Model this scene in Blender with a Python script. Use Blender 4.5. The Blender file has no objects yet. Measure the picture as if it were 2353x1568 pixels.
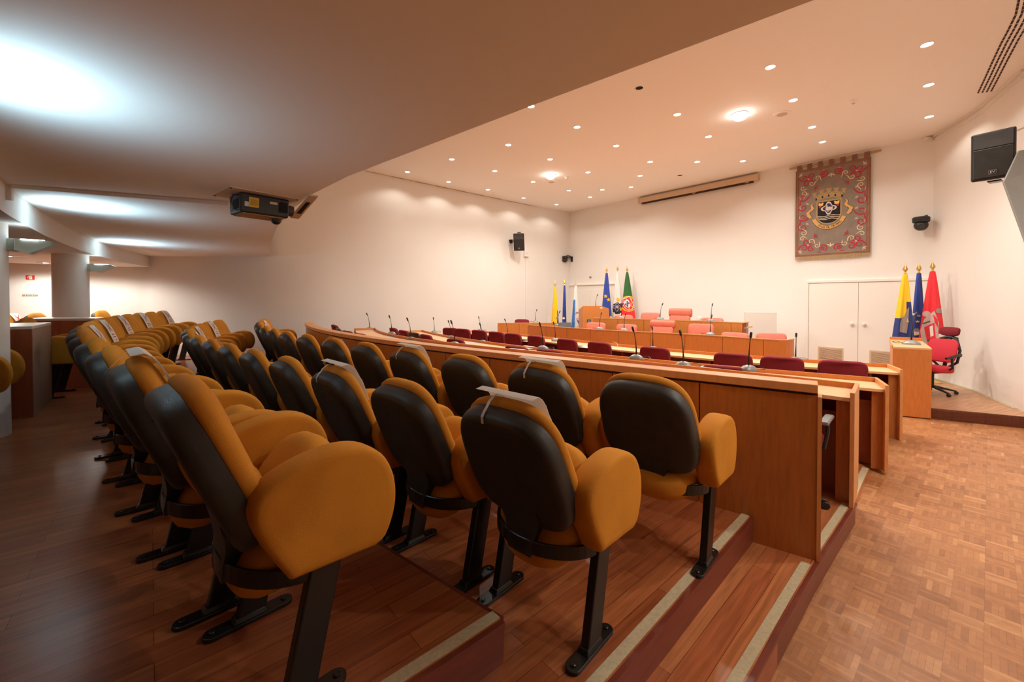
import bpy, bmesh, math, random
import numpy as np
from mathutils import Vector, Matrix
random.seed(7)
S = bpy.context.scene
COL = S.collection
PI = math.pi
# ------------------------------------------------------------------ camera model (2353 x 1568 frame)
F = 946.0; CX = 1176.5; EYE = 1.69; TH = math.radians(0.8); HOR = 686.5
PY = HOR + F*math.tan(TH)
_fw = Vector((0, math.cos(TH), -math.sin(TH))); _up = Vector((0, math.sin(TH), math.cos(TH)))
def ray(x, y): return _fw + Vector((1, 0, 0))*((x-CX)/F) - _up*((y-PY)/F)
def at(x, y, z):
    """point of the plane at height z seen at photo pixel (x, y)"""
    d = ray(x, y); t = (z-EYE)/d.z
    return Vector((d.x*t, d.y*t, z))
def atY(x, y, Y):
    d = ray(x, y); t = Y/d.y
    return Vector((d.x*t, Y, EYE+d.z*t))
cam = bpy.data.cameras.new('camera'); camo = bpy.data.objects.new('camera', cam); COL.objects.link(camo)
cam.sensor_width = 36; cam.sensor_fit = 'HORIZONTAL'; cam.lens = 36*F/2353
cam.shift_y = -(784-PY)/2353; cam.clip_start = 0.05; cam.clip_end = 100
camo.location = (0, 0, EYE); camo.rotation_euler = (PI/2-TH, 0, 0)
S.camera = camo
# heights
T1, T2, T3 = .16, .32, .48
ZC, HL, HR = 4.85, 2.59, 2.36
# ------------------------------------------------------------------ materials
def nmat(name): 
    m = bpy.data.materials.new(name); m.use_nodes = True
    return m, m.node_tree.nodes, m.node_tree.links, m.node_tree.nodes['Principled BSDF']
def mat(name, col, rough=.5, metal=0, spec=.5, var=0, scale=8, bump=0, bscale=60, sheen=0, coat=0):
    m, N, L, b = nmat(name)
    b.inputs['Base Color'].default_value = (*col, 1); b.inputs['Roughness'].default_value = rough
    b.inputs['Metallic'].default_value = metal; b.inputs['Specular IOR Level'].default_value = spec
    if sheen: b.inputs['Sheen Weight'].default_value = sheen; b.inputs['Sheen Tint'].default_value = (*col, 1)
    if coat: b.inputs['Coat Weight'].default_value = coat; b.inputs['Coat Roughness'].default_value = .25
    tc = N.new('ShaderNodeTexCoord')
    if var:
        n = N.new('ShaderNodeTexNoise'); n.inputs['Scale'].default_value = scale; n.inputs['Detail'].default_value = 5
        L.new(tc.outputs['Object'], n.inputs['Vector'])
        r = N.new('ShaderNodeValToRGB')
        r.color_ramp.elements[0].position = .3; r.color_ramp.elements[1].position = .7
        r.color_ramp.elements[0].color = (*[c*(1-var) for c in col], 1); r.color_ramp.elements[1].color = (*[min(1, c*(1+var)) for c in col], 1)
        L.new(n.outputs['Fac'], r.inputs['Fac']); L.new(r.outputs['Color'], b.inputs['Base Color'])
    if bump:
        n2 = N.new('ShaderNodeTexNoise'); n2.inputs['Scale'].default_value = bscale; n2.inputs['Detail'].default_value = 4
        L.new(tc.outputs['Object'], n2.inputs['Vector'])
        bp = N.new('ShaderNodeBump'); bp.inputs['Strength'].default_value = bump; bp.inputs['Distance'].default_value = .004
        L.new(n2.outputs['Fac'], bp.inputs['Height']); L.new(bp.outputs['Normal'], b.inputs['Normal'])
    return m
def grain_mat(name, col, var=.22, rough=.35, stretch=(14, 14, .9), scale=3.0, coat=0, gen='Object'):
    """wood veneer: noise stretched along the local z axis"""
    m, N, L, b = nmat(name)
    tc = N.new('ShaderNodeTexCoord'); mp = N.new('ShaderNodeMapping'); mp.inputs['Scale'].default_value = stretch
    L.new(tc.outputs[gen], mp.inputs['Vector'])
    n = N.new('ShaderNodeTexNoise'); n.inputs['Scale'].default_value = scale; n.inputs['Detail'].default_value = 6; n.inputs['Roughness'].default_value = .6
    L.new(mp.outputs['Vector'], n.inputs['Vector'])
    r = N.new('ShaderNodeValToRGB'); r.color_ramp.elements[0].position = .3; r.color_ramp.elements[1].position = .72
    r.color_ramp.elements[0].color = (*[c*(1-var) for c in col], 1); r.color_ramp.elements[1].color = (*[min(1, c*(1+var)) for c in col], 1)
    L.new(n.outputs['Fac'], r.inputs['Fac']); L.new(r.outputs['Color'], b.inputs['Base Color'])
    b.inputs['Roughness'].default_value = rough
    if coat: b.inputs['Coat Weight'].default_value = coat; b.inputs['Coat Roughness'].default_value = .2
    return m
def plank_mat(name, cols, ang, width=.09, length=1.1, rough=.28):
    m, N, L, b = nmat(name)
    tc = N.new('ShaderNodeTexCoord'); mp = N.new('ShaderNodeMapping'); mp.inputs['Rotation'].default_value = (0, 0, -ang)
    L.new(tc.outputs['Object'], mp.inputs['Vector'])
    br = N.new('ShaderNodeTexBrick'); br.offset = .37; br.inputs['Scale'].default_value = 1
    br.inputs['Brick Width'].default_value = length; br.inputs['Row Height'].default_value = width
    br.inputs['Mortar Size'].default_value = .0012; br.inputs['Bias'].default_value = 0
    br.inputs['Color1'].default_value = (*cols[0], 1); br.inputs['Color2'].default_value = (*cols[1], 1); br.inputs['Mortar'].default_value = (*[c*.35 for c in cols[0]], 1)
    L.new(mp.outputs['Vector'], br.inputs['Vector'])
    mp2 = N.new('ShaderNodeMapping'); mp2.inputs['Scale'].default_value = (1.2, 22, 1); L.new(mp.outputs['Vector'], mp2.inputs['Vector'])
    n = N.new('ShaderNodeTexNoise'); n.inputs['Scale'].default_value = 2.2; n.inputs['Detail'].default_value = 6; n.inputs['Distortion'].default_value = .6
    L.new(mp2.outputs['Vector'], n.inputs['Vector'])
    r = N.new('ShaderNodeValToRGB'); r.color_ramp.elements[0].position = .25; r.color_ramp.elements[1].position = .75
    r.color_ramp.elements[0].color = (.62, .58, .55, 1); r.color_ramp.elements[1].color = (1.25, 1.25, 1.25, 1)
    L.new(n.outputs['Fac'], r.inputs['Fac'])
    mx = N.new('ShaderNodeMix'); mx.data_type = 'RGBA'; mx.blend_type = 'MULTIPLY'; mx.inputs[0].default_value = 1
    L.new(br.outputs['Color'], mx.inputs[6]); L.new(r.outputs['Color'], mx.inputs[7])
    L.new(mx.outputs[2], b.inputs['Base Color']); b.inputs['Roughness'].default_value = rough
    return m
def parquet_mat(name, ang, cell=.125, strips=5):
    m, N, L, b = nmat(name)
    def M(op, a, c=None):
        n = N.new('ShaderNodeMath'); n.operation = op
        for i, v in enumerate((a, c)):
            if v is None: continue
            if isinstance(v, (int, float)): n.inputs[i].default_value = v
            else: L.new(v, n.inputs[i])
        return n.outputs[0]
    tc = N.new('ShaderNodeTexCoord'); mp = N.new('ShaderNodeMapping'); mp.inputs['Rotation'].default_value = (0, 0, -ang)
    mp.inputs['Scale'].default_value = (1/cell, 1/cell, 1)
    L.new(tc.outputs['Object'], mp.inputs['Vector'])
    sp = N.new('ShaderNodeSeparateXYZ'); L.new(mp.outputs['Vector'], sp.inputs[0])
    x, y = sp.outputs[0], sp.outputs[1]
    ix, iy = M('FLOOR', x), M('FLOOR', y)
    fx, fy = M('SUBTRACT', x, ix), M('SUBTRACT', y, iy)
    par = M('FLOORED_MODULO', M('ADD', ix, iy), 2)
    inv = M('SUBTRACT', 1, par)
    f = M('ADD', M('MULTIPLY', fx, par), M('MULTIPLY', fy, inv))
    g = M('ADD', M('MULTIPLY', fy, par), M('MULTIPLY', fx, inv))
    fs = M('MULTIPLY', f, strips); st = M('FLOOR', fs)
    cb = N.new('ShaderNodeCombineXYZ'); L.new(ix, cb.inputs[0]); L.new(iy, cb.inputs[1]); L.new(st, cb.inputs[2])
    wn = N.new('ShaderNodeTexWhiteNoise'); wn.noise_dimensions = '3D'; L.new(cb.outputs[0], wn.inputs['Vector'])
    cb2 = N.new('ShaderNodeCombineXYZ'); L.new(ix, cb2.inputs[0]); L.new(iy, cb2.inputs[1])
    wn2 = N.new('ShaderNodeTexWhiteNoise'); wn2.noise_dimensions = '3D'; L.new(cb2.outputs[0], wn2.inputs['Vector'])
    v = M('ADD', M('MULTIPLY', wn.outputs['Value'], .6), M('MULTIPLY', wn2.outputs['Value'], .4))
    r = N.new('ShaderNodeValToRGB'); cr = r.color_ramp
    cr.elements[0].position = 0; cr.elements[0].color = (.29, .113, .041, 1)
    cr.elements[1].position = 1; cr.elements[1].color = (.54, .268, .115, 1)
    e = cr.elements.new(.5); e.color = (.395, .166, .062, 1)
    e = cr.elements.new(.82); e.color = (.44, .197, .076, 1)
    L.new(v, r.inputs['Fac'])
    # dark joints between strips and cells
    fr = M('SUBTRACT', fs, st)
    edge = M('MINIMUM', M('MINIMUM', fr, M('SUBTRACT', 1, fr)), M('MULTIPLY', M('MINIMUM', g, M('SUBTRACT', 1, g)), strips))
    ed = M('MINIMUM', M('MULTIPLY', edge, 14), 1)
    ed2 = M('ADD', M('MULTIPLY', ed, .3), .7)
    nz = N.new('ShaderNodeTexNoise'); nz.inputs['Scale'].default_value = 30; nz.inputs['Detail'].default_value = 4
    L.new(tc.outputs['Object'], nz.inputs['Vector'])
    ed3 = M('MULTIPLY', ed2, M('ADD', M('MULTIPLY', nz.outputs['Fac'], .5), .75))
    mx = N.new('ShaderNodeVectorMath'); mx.operation = 'SCALE'; L.new(r.outputs['Color'], mx.inputs[0]); L.new(ed3, mx.inputs['Scale'])
    L.new(mx.outputs[0], b.inputs['Base Color']); b.inputs['Roughness'].default_value = .42
    return m
def emit(name, col, s):
    m, N, L, b = nmat(name)
    b.inputs['Base Color'].default_value = (*col, 1); b.inputs['Emission Color'].default_value = (*col, 1); b.inputs['Emission Strength'].default_value = s
    return m
M = {}
M['wall'] = mat('wall_paint', (.80, .775, .735), .8, var=.015, scale=1.3, bump=.06, bscale=180)
M['ceil'] = mat('ceiling_paint', (.90, .875, .835), .85, bump=.04, bscale=150)
M['door'] = mat('door_paint', (.83, .79, .73), .5)
ANG = math.atan2(.66, .75)
M['plank'] = plank_mat('reddish_planks', [(.31, .085, .030), (.42, .145, .052)], ANG)
M['riser'] = grain_mat('dark_red_riser', (.17, .036, .020), .2, .35, (2, 2, 14))
M['step'] = plank_mat('step_planks', [(.36, .092, .036), (.52, .20, .075)], math.atan2(.68, .73), .11, 1.6)
M['parquet'] = parquet_mat('mosaic_parquet', math.atan2(.757, -.653))
M['platform'] = plank_mat('tan_platform', [(.50, .27, .14), (.54, .30, .16)], .4, .2, 2.0, .4)
M['veneer'] = grain_mat('orange_veneer', (.60, .205, .045), .10, .38, (9, 9, 1.4), 5)
M['veneerdark'] = grain_mat('partition_veneer', (.42, .140, .030), .16, .30, (10, 10, 1.2), 4)
M['top'] = grain_mat('pale_worktop', (.80, .47, .245), .06, .38, (5, 5, 5), 6)
M['edge'] = grain_mat('beech_edge', (.66, .30, .105), .10, .4, (7, 7, 2), 5)
M['counter'] = grain_mat('red_counter_veneer', (.33, .085, .032), .16, .4, (6, 6, 1), 4)
M['counterside'] = grain_mat('grey_counter_veneer', (.40, .27, .19), .12, .4, (9, 9, .8), 4)
M['countertop'] = mat('counter_top', (.75, .68, .58), .3)
M['mustard'] = mat('mustard_velour', (.55, .222, .022), .85, spec=.2, var=.10, scale=5, bump=.25, bscale=240, sheen=.35)
M['shell'] = mat('black_plastic_shell', (.022, .023, .021), .45, var=.25, scale=14, bump=.12, bscale=320)
M['blackmetal'] = mat('black_painted_steel', (.010, .010, .010), .28)
M['blackplastic'] = mat('black_plastic', (.014, .014, .014), .45)
M['darkgrey'] = mat('dark_grey_plastic', (.05, .05, .05), .5)
M['burgundy'] = mat('burgundy_velour', (.20, .020, .030), .85, spec=.2, var=.12, scale=6, bump=.2, bscale=200, sheen=.4)
M['salmon'] = mat('salmon_leather', (.62, .145, .095), .45, var=.06, scale=9)
M['salmonseam'] = mat('salmon_piping', (.72, .30, .23), .45)
M['red'] = mat('red_fabric', (.55, .022, .040), .8)
M['silver'] = mat('silver_plastic', (.27, .27, .255), .38, metal=.3)
M['chrome'] = mat('brushed_metal', (.55, .55, .52), .3, metal=.9)
M['sconce'] = mat('sconce_sheet_metal', (.62, .64, .57), .6)
M['gold'] = mat('gilded_metal', (.78, .50, .16), .35, metal=.6)
M['white'] = mat('white_plastic', (.80, .77, .72), .5)
M['paper'] = mat('white_paper', (.86, .84, .80), .8)
M['redink'] = mat('red_ink', (.50, .06, .04), .8)
M['tape'] = mat('clear_tape', (.62, .58, .52), .2)
M['grit'] = mat('beige_grit_tape', (.50, .42, .27), .85, var=.12, scale=60, bump=.3, bscale=400)
M['yellowlabel'] = mat('yellow_label', (.75, .42, .03), .6)
M['cream'] = mat('cream_metal', (.62, .47, .32), .5)
M['polewood'] = mat('pole_wood', (.45, .27, .10), .45)
M['signred'] = mat('sign_red', (.70, .035, .025), .5)
M['signgreen'] = mat('sign_green', (.10, .35, .06), .5)
M['signblue'] = mat('sign_blue', (.05, .14, .25), .5)
M['signwhite'] = mat('sign_white', (.85, .80, .62), .5)
M['hole'] = mat('dark_hole', (.004, .003, .003), .9)
M['slot'] = mat('slot_shadow', (.05, .022, .010), .9)
M['slotpale'] = mat('slot_grille', (.30, .17, .09), .9)
def cloth(name, col, rough=.75): return mat(name, col, rough, var=.05, scale=12, sheen=.15)
M['f_yellow'] = cloth('flag_yellow', (.88, .56, .015)); M['f_blue'] = cloth('flag_blue', (.030, .065, .36)); M['f_navy'] = cloth('flag_navy', (.022, .040, .19))
M['f_sky'] = cloth('flag_azure', (.035, .17, .50)); M['f_white'] = cloth('flag_white', (.80, .77, .74)); M['f_red'] = cloth('flag_red', (.80, .030, .045))
M['f_green'] = cloth('flag_green', (.03, .14, .035)); M['f_grey'] = cloth('flag_grey', (.33, .27, .24)); M['f_black'] = cloth('flag_black', (.025, .018, .018))
M['f_pale'] = cloth('flag_pale_pink', (.62, .44, .41)); M['f_maroon'] = cloth('flag_maroon', (.20, .03, .05))
M['tap'] = mat('tapestry_taupe', (.235, .185, .145), .9, var=.12, scale=5, bump=.2, bscale=250)
M['tapb'] = mat('tapestry_border', (.22, .105, .065), .9, var=.12, scale=9)
M['tapr'] = mat('tapestry_crimson', (.40, .028, .050), .9); M['tapc'] = mat('tapestry_cream', (.66, .54, .36), .9)
M['tapg'] = mat('tapestry_gold', (.62, .36, .12), .9); M['tapk'] = mat('tapestry_black', (.012, .010, .012), .9)
M['tapn'] = mat('tapestry_indigo', (.030, .030, .12), .9); M['tapw'] = mat('tapestry_ivory', (.62, .52, .42), .9)
M['tapy'] = mat('tapestry_yellow', (.80, .50, .13), .9); M['tapo'] = mat('tapestry_olive', (.40, .275, .125), .9)
M['lampwarm'] = emit('lamp_glow', (1, .93, .80), 9); M['lampbig'] = emit('bright_lamp_glow', (1, .95, .86), 13)
M['lampring'] = mat('lamp_reflector', (.9, .88, .84), .25)
M['lampcool'] = emit('sconce_tube', (.80, .95, 1.0), 4)
M['lampaisle'] = emit('aisle_lamp_glow', (1, .95, .84), 16)
def translucent(m, k):
    N, L = m.node_tree.nodes, m.node_tree.links; b = N['Principled BSDF']; out = N['Material Output']
    tr = N.new('ShaderNodeBsdfTranslucent'); tr.inputs['Color'].default_value = b.inputs['Base Color'].default_value
    mx = N.new('ShaderNodeMixShader'); mx.inputs[0].default_value = k
    L.new(b.outputs[0], mx.inputs[1]); L.new(tr.outputs[0], mx.inputs[2]); L.new(mx.outputs[0], out.inputs['Surface'])
translucent(M['paper'], .4)
# ------------------------------------------------------------------ mesh helpers
class MB:
    def __init__(s): s.bm = bmesh.new(); s.mi = 0
    def face(s, pts):
        vs = [s.bm.verts.new(Vector(p)) for p in pts]
        f = s.bm.faces.new(vs); f.material_index = s.mi; return f
    def box(s, c, d, R=None):
        c = Vector(c); hx, hy, hz = d[0]/2, d[1]/2, d[2]/2
        P = [Vector((i*hx, j*hy, k*hz)) for i in (-1, 1) for j in (-1, 1) for k in (-1, 1)]
        if R is not None: P = [R @ p for p in P]
        v = [s.bm.verts.new(c+p) for p in P]
        for q in ((0, 1, 3, 2), (4, 6, 7, 5), (0, 4, 5, 1), (2, 3, 7, 6), (0, 2, 6, 4), (1, 5, 7, 3)):
            f = s.bm.faces.new([v[i] for i in q]); f.material_index = s.mi
        return s
    def hexa(s, P):
        """8 corners: bottom ring then top ring"""
        v = [s.bm.verts.new(Vector(p)) for p in P]
        for q in ((3, 2, 1, 0), (4, 5, 6, 7), (0, 1, 5, 4), (1, 2, 6, 5), (2, 3, 7, 6), (3, 0, 4, 7)):
            f = s.bm.faces.new([v[i] for i in q]); f.material_index = s.mi
        return s
    def rings(s, R, cap0=True, cap1=True, closed=True):
        V = [[s.bm.verts.new(Vector(p)) for p in r] for r in R]
        n = len(V[0])
        for a, b in zip(V[:-1], V[1:]):
            for i in range(n if closed else n-1):
                j = (i+1) % n
                try: f = s.bm.faces.new((a[i], a[j], b[j], b[i])); f.material_index = s.mi
                except ValueError: pass
        if cap0: f = s.bm.faces.new(list(reversed(V[0]))); f.material_index = s.mi
        if cap1: f = s.bm.faces.new(V[-1]); f.material_index = s.mi
        return s
    def prism(s, pts, z0, z1):
        return s.rings([[(p[0], p[1], z0) for p in pts], [(p[0], p[1], z1) for p in pts]])
    def tube(s, pts, r, n=8):
        pts = [Vector(p) for p in pts]; R = []
        rr = r if isinstance(r, (list, tuple)) else [r]*len(pts)
        ref = None
        for i, p in enumerate(pts):
            t = (pts[min(i+1, len(pts)-1)]-pts[max(i-1, 0)]).normalized()
            if ref is None:
                ref = Vector((0, 0, 1)) if abs(t.z) < .9 else Vector((1, 0, 0))
            a = (ref - t*ref.dot(t)).normalized(); ref = a; b = t.cross(a)
            R.append([p+a*(rr[i]*math.cos(2*PI*k/n))+b*(rr[i]*math.sin(2*PI*k/n)) for k in range(n)])
        return s.rings(R)
    def cyl(s, a, b, r, n=16, r2=None): return s.tube([a, b], [r, r if r2 is None else r2], n)
    def lathe(s, prof, c=(0, 0, 0), n=20, axis=None):
        c = Vector(c); ax = Vector(axis or (0, 0, 1)).normalized()
        u = ax.orthogonal().normalized(); w = ax.cross(u)
        return s.rings([[c+ax*z+u*(r*math.cos(2*PI*k/n))+w*(r*math.sin(2*PI*k/n)) for k in range(n)] for r, z in prof])
    def ball(s, c, r, n=12, sc=(1, 1, 1)):
        c = Vector(c); R = []
        for i in range(1, n):
            a = PI*i/n
            R.append([c+Vector((sc[0]*r*math.sin(a)*math.cos(2*PI*k/(2*n)), sc[1]*r*math.sin(a)*math.sin(2*PI*k/(2*n)), -sc[2]*r*math.cos(a))) for k in range(2*n)])
        return s.rings(R)
    def build(s, name, m, parent=None, smooth=False, bevel=0, seg=2, sub=0, angle=40):
        bmesh.ops.recalc_face_normals(s.bm, faces=s.bm.faces)
        me = bpy.data.meshes.new(name); s.bm.to_mesh(me); s.bm.free()
        for k in (m if isinstance(m, (list, tuple)) else [m]): me.materials.append(M[k] if isinstance(k, str) else k)
        if smooth: me.polygons.foreach_set('use_smooth', [True]*len(me.polygons))
        o = bpy.data.objects.new(name, me); COL.objects.link(o)
        if parent is not None: o.parent = parent
        if bevel:
            b = o.modifiers.new('bevel', 'BEVEL'); b.width = bevel; b.segments = seg; b.limit_method = 'ANGLE'; b.angle_limit = math.radians(35)
        if sub:
            b = o.modifiers.new('sub', 'SUBSURF'); b.levels = sub; b.render_levels = sub
        if smooth and angle < 180:
            try: me.set_sharp_from_angle(angle=math.radians(angle))
            except Exception: pass
        return o
def tag(o, label=None, cat=None, group=None, kind=None):
    if label: o['label'] = label
    if cat: o['category'] = cat
    if group: o['group'] = group
    if kind: o['kind'] = kind
    return o
def thing(name, label, cat, loc=(0, 0, 0), rz=0, group=None):
    o = bpy.data.objects.new(name, None); COL.objects.link(o); o.empty_display_size = .1
    o.location = loc; o.rotation_euler = (0, 0, rz)
    return tag(o, label, cat, group)
KIDS = {}
def kids(o):
    if o.name not in KIDS: KIDS[o.name] = list(o.children)
    return KIDS[o.name]
def dup(root, loc, rz, label, group=None):
    r = root.copy(); COL.objects.link(r); r.location = loc; r.rotation_euler = (0, 0, rz); r['label'] = label
    if group: r['group'] = group
    def rec(src, dst):
        for ch in kids(src):
            c = ch.copy(); COL.objects.link(c); c.parent = dst; rec(ch, c)
    rec(root, r); return r
def struct(mb, name, m, **k): return tag(mb.build(name, m, **k), kind='structure')
first = {}
def place_copy(src, key, loc, rz, label, group, cat=None):
    if key not in first:
        first[key] = 1; kids(src)
        for k in kids(src):
            for j in kids(k): kids(j)
        src.location = loc; src.rotation_euler = (0, 0, rz); src['label'] = label; src['group'] = group; return src
    return dup(src, loc, rz, label, group)
ORD = 'first second third fourth fifth sixth seventh eighth ninth tenth eleventh twelfth thirteenth fourteenth fifteenth sixteenth seventeenth eighteenth nineteenth twentieth'.split()
ORD += ['twenty-'+w for w in ORD[:9]] + ['thirtieth'] + ['thirty-'+w for w in ORD[:9]]
def cubic(pix, z, deg=3):
    """smooth plan curve through photo points of an edge at height z, in a frame turned 45 degrees"""
    P = np.array([at(x, y, z)[:2] for x, y in pix]); q = math.sqrt(.5)
    u = (-P[:, 0]+P[:, 1])*q; v = (P[:, 0]+P[:, 1])*q
    c = np.polyfit(u, v, deg)
    def pt(uu): vv = np.polyval(c, uu); return Vector(((vv-uu)*q, (vv+uu)*q))
    return pt, u.min(), u.max()
def normals(pts):
    N = []
    for i in range(len(pts)):
        t = (pts[min(i+1, len(pts)-1)]-pts[max(i-1, 0)]).normalized()
        n = Vector((t.y, -t.x))
        if n.dot(Vector((.7, .7))) < 0: n = -n
        N.append(n)
    return N
def offset(pts, d): return [p+n*d for p, n in zip(pts, normals(pts))]
def sweep(mb, pts, d0, d1, z0, z1):
    A, B = offset(pts, d0), offset(pts, d1)
    return mb.rings([[(a.x, a.y, z0), (b.x, b.y, z0), (b.x, b.y, z1), (a.x, a.y, z1)] for a, b in zip(A, B)])
def bearing_u(pt, u0, u1, px):
    """parameter of a plan curve where it is seen at photo column px"""
    b = (px-CX)/F; best = None
    for i in range(401):
        u = u0+(u1-u0)*i/400; p = pt(u); e = abs(p.x/p.y-b)
        if best is None or e < best[0]: best = (e, u)
    return best[1]
def text_faces(body, size, xform, mb):
    """adds the letters of body (one built-in font) to mb, xform maps (x, y) of the text plane to 3D"""
    cu = bpy.data.curves.new('t', 'FONT'); cu.body = body; cu.size = size; cu.align_x = 'CENTER'; cu.align_y = 'CENTER'
    ob = bpy.data.objects.new('t', cu); COL.objects.link(ob)
    dg = bpy.context.evaluated_depsgraph_get(); me = ob.evaluated_get(dg).to_mesh()
    vs = [mb.bm.verts.new(xform(v.co.x, v.co.y)) for v in me.vertices]
    for p in me.polygons:
        try: f = mb.bm.faces.new([vs[i] for i in p.vertices]); f.material_index = mb.mi
        except ValueError: pass
    ob.evaluated_get(dg).to_mesh_clear(); bpy.data.objects.remove(ob); bpy.data.curves.remove(cu)

# ------------------------------------------------------------------ room plan
c1 = at(1308, 488, ZC).xy; c2 = at(2147, 312, ZC).xy
w2 = [at(1232.9, 475.1, ZC).xy, at(1000, 427, ZC).xy, at(835.7, 391.8, ZC).xy]
P620 = at(620, 590, HL).xy
P345 = at(345, 589.5, HL).xy
_d = (w2[2]-P620).normalized(); _e = (P345-P620).normalized(); _a, _b = P620+_d*1.3, P620+_e*1.3
RND = [_a*(1-k)**2+P620*(2*k*(1-k))+_b*k*k for k in [i/12 for i in range(13)]]
RW = [at(2200, 280, ZC).xy, at(2255, 245, ZC).xy, at(2353, 158, ZC).xy]
RWx = [RW[2]+Vector((-.55, -1.0)), RW[2]+Vector((-.95, -2.1)), RW[2]+Vector((-1.2, -3.3)), RW[2]+Vector((-1.3, -4.8)), Vector((5.6, -3.2))]
soff = [at(x, y, HL).xy for x, y in [(1870, 0), (1390, 180), (1216, 245), (1000, 328), (800, 405), (720, 445), (675, 478), (640, 515), (620, 560)]] + [P620]
d0 = (soff[0]-soff[1]).normalized()
soff = [soff[0]+d0*4.8, soff[0]+d0*2.4] + soff
beam = [at(x, y, HL).xy for x, y in [(20, 430), (60, 461), (100, 490), (150, 520), (200, 545), (270, 571)]] + [P345]
bd = (beam[0]-beam[2]).normalized()
nb = [beam[0]+Vector((.72, -.78)), beam[0]+Vector((1.5, -1.5)), beam[0]+Vector((2.5, -2.3)), beam[0]+Vector((4.2, -3.6)), beam[0]+Vector((7.0, -5.2))]
beam = list(reversed(nb)) + beam
RWALL = [at(325, 614.5, HR).xy, at(207, 612, HR).xy, at(120, 608.6, HR).xy, at(14, 605, HR).xy]
RWALL += [RWALL[-1]+Vector((-1.2, -.5)), RWALL[-1]+Vector((-2.6, -2.2)), Vector((-12.6, -6.5))]
def wall(name, pts, z0, z1, m='wall', th=.12):
    """vertical wall along pts with its thickness outside (away from the room middle)"""
    mid = Vector((2.5, 7)); mb = MB(); out = []
    for i, p in enumerate(pts):
        t = (pts[min(i+1, len(pts)-1)]-pts[max(i-1, 0)]).normalized(); n = Vector((t.y, -t.x))
        if n.dot(mid-p) > 0: n = -n
        out.append(p+n*th)
    mb.rings([[(a.x, a.y, z0), (b.x, b.y, z0), (b.x, b.y, z1), (a.x, a.y, z1)] for a, b in zip(pts, out)])
    return struct(mb, name, m, smooth=True, angle=25)
wall('wall_back', [c1, c2], -.1, ZC+.1)
wall('wall_left', [c1]+w2+RND, -.1, ZC+.1)
wall('wall_side', [RND[-1], P345], -.1, HL+.3)
wall('wall_right', [c2]+RW+RWx, -.1, ZC+.1)
wall('wall_rear', [P345+Vector((-.02, .04))]+[P345+Vector((-.17, .03))]+RWALL[:-1]+[RWALL[-1]], -.1, HL+.3)
wall('wall_behind', [RWx[-1], Vector((2, -4.4)), Vector((-4, -6.3)), RWALL[-1]], -.1, ZC+.1)
def flat(name, poly, z0, z1, m): return struct(MB().prism(poly, z0, z1), name, m)
flat('ceiling', [c1]+w2+list(reversed(soff))+[Vector((5.6, -3.4))]+list(reversed(RWx[:-1]))+list(reversed(RW))+[c2], ZC, ZC+.1, 'ceil')
flat('ceiling_low', soff+[P345+Vector((0, .05))]+list(reversed(beam))[1:]+[Vector((5.6, -5))], HL, HL+.08, 'ceil')
mb = MB(); fo = offset(soff, -.10)
mb.rings([[(a.x, a.y, HL+.002), (b.x, b.y, HL+.002), (b.x, b.y, ZC+.05), (a.x, a.y, ZC+.05)] for a, b in zip(soff, fo)]); struct(mb, 'fascia', 'ceil')
mb = MB(); bo = offset(beam, -.42)
mb.rings([[(a.x, a.y, HR), (b.x, b.y, HR), (b.x, b.y, HL+.05), (a.x, a.y, HL+.05)] for a, b in zip(beam, bo)]); struct(mb, 'beam', 'wall')
flat('ceiling_rear', bo+list(RWALL)+[Vector((4, -6.5))], HR, HR+.08, 'ceil')
big = [c1]+w2+[P620, P345]+RWALL+[Vector((5.6, -6.5))]+list(reversed(RWx[:-1]))+list(reversed(RW))+[c2]
flat('floor', big, -.12, 0, 'parquet')
# platforms. T1 under the first desk, T2 under the front two rows, T3 under the rear row
D1p, D1a, D1b = cubic([(1965, 880), (1840, 868.7), (1725, 856), (1640, 848), (1480, 829), (1304, 814), (1055, 791), (958, 778), (912, 769), (861, 754)], 1.005)
D2p, D2a, D2b = cubic([(2008, 869.7), (1916, 860), (1742, 845), (1640, 836.7), (1419, 820), (1309, 809), (1210, 796), (1160, 789.7), (1101, 782), (1050, 775.7), (1009, 767), (970, 759)], .865)
D3p, D3a, D3b = cubic([(2036, 838), (1941, 832.6), (1824, 820), (1700, 815), (1544, 803.7), (1434, 793.5), (1263, 774), (1176, 766), (1118, 761.6), (1085, 759)], .85)
Bp, Ba, Bb = cubic([(1879, 887), (1700, 867.5), (1500, 849), (1406, 839), (1100, 807), (960, 791), (870, 780), (780, 768), (760, 763.4), (740, 758), (720.7, 752.7), (700, 740)], 1.19)
def samp(pt, a, b, n): return [pt(a+(b-a)*i/(n-1)) for i in range(n)]
bench = samp(Bp, Ba, Bb, 48)
def line2(p, q, y): 
    t = (y-p.y)/(q.y-p.y); return p+(q-p)*t
e1a, e1b = at(1961, 1154, T1).xy, at(1728, 1568, T1).xy
e1m = at(1868, 1297, T1).xy
e2a, e2b = at(1725, 1188, T2).xy, at(1395, 1568, T2).xy
e3a, e3b = at(1152, 1424, T3).xy, at(935, 1568, T3).xy
FAR = Vector((-12.4, -6)); 
def aisle(a, b, y=-2.6): return a+(b-a)*((y-a.y)/(b.y-a.y))
d1 = samp(D1p, D1a, D1b, 30)
t1poly = [aisle(e1a, e1b), e1b, e1m, e1a]+[p for p in offset(d1, .04)]+[w2[1]*.5+w2[2]*.5, w2[2], P620, P345]+RWALL
flat('floor_step', t1poly, 0, T1, ['step'])
bf = offset(bench, .02)
ib = min(range(len(bf)), key=lambda i: (bf[i]-e2a).length)
t2poly = [aisle(e2a, e2b), e2b, e2a]+bf[ib+1:]+[w2[2]*.3+P620*.7, P620, P345]+RWALL
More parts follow.
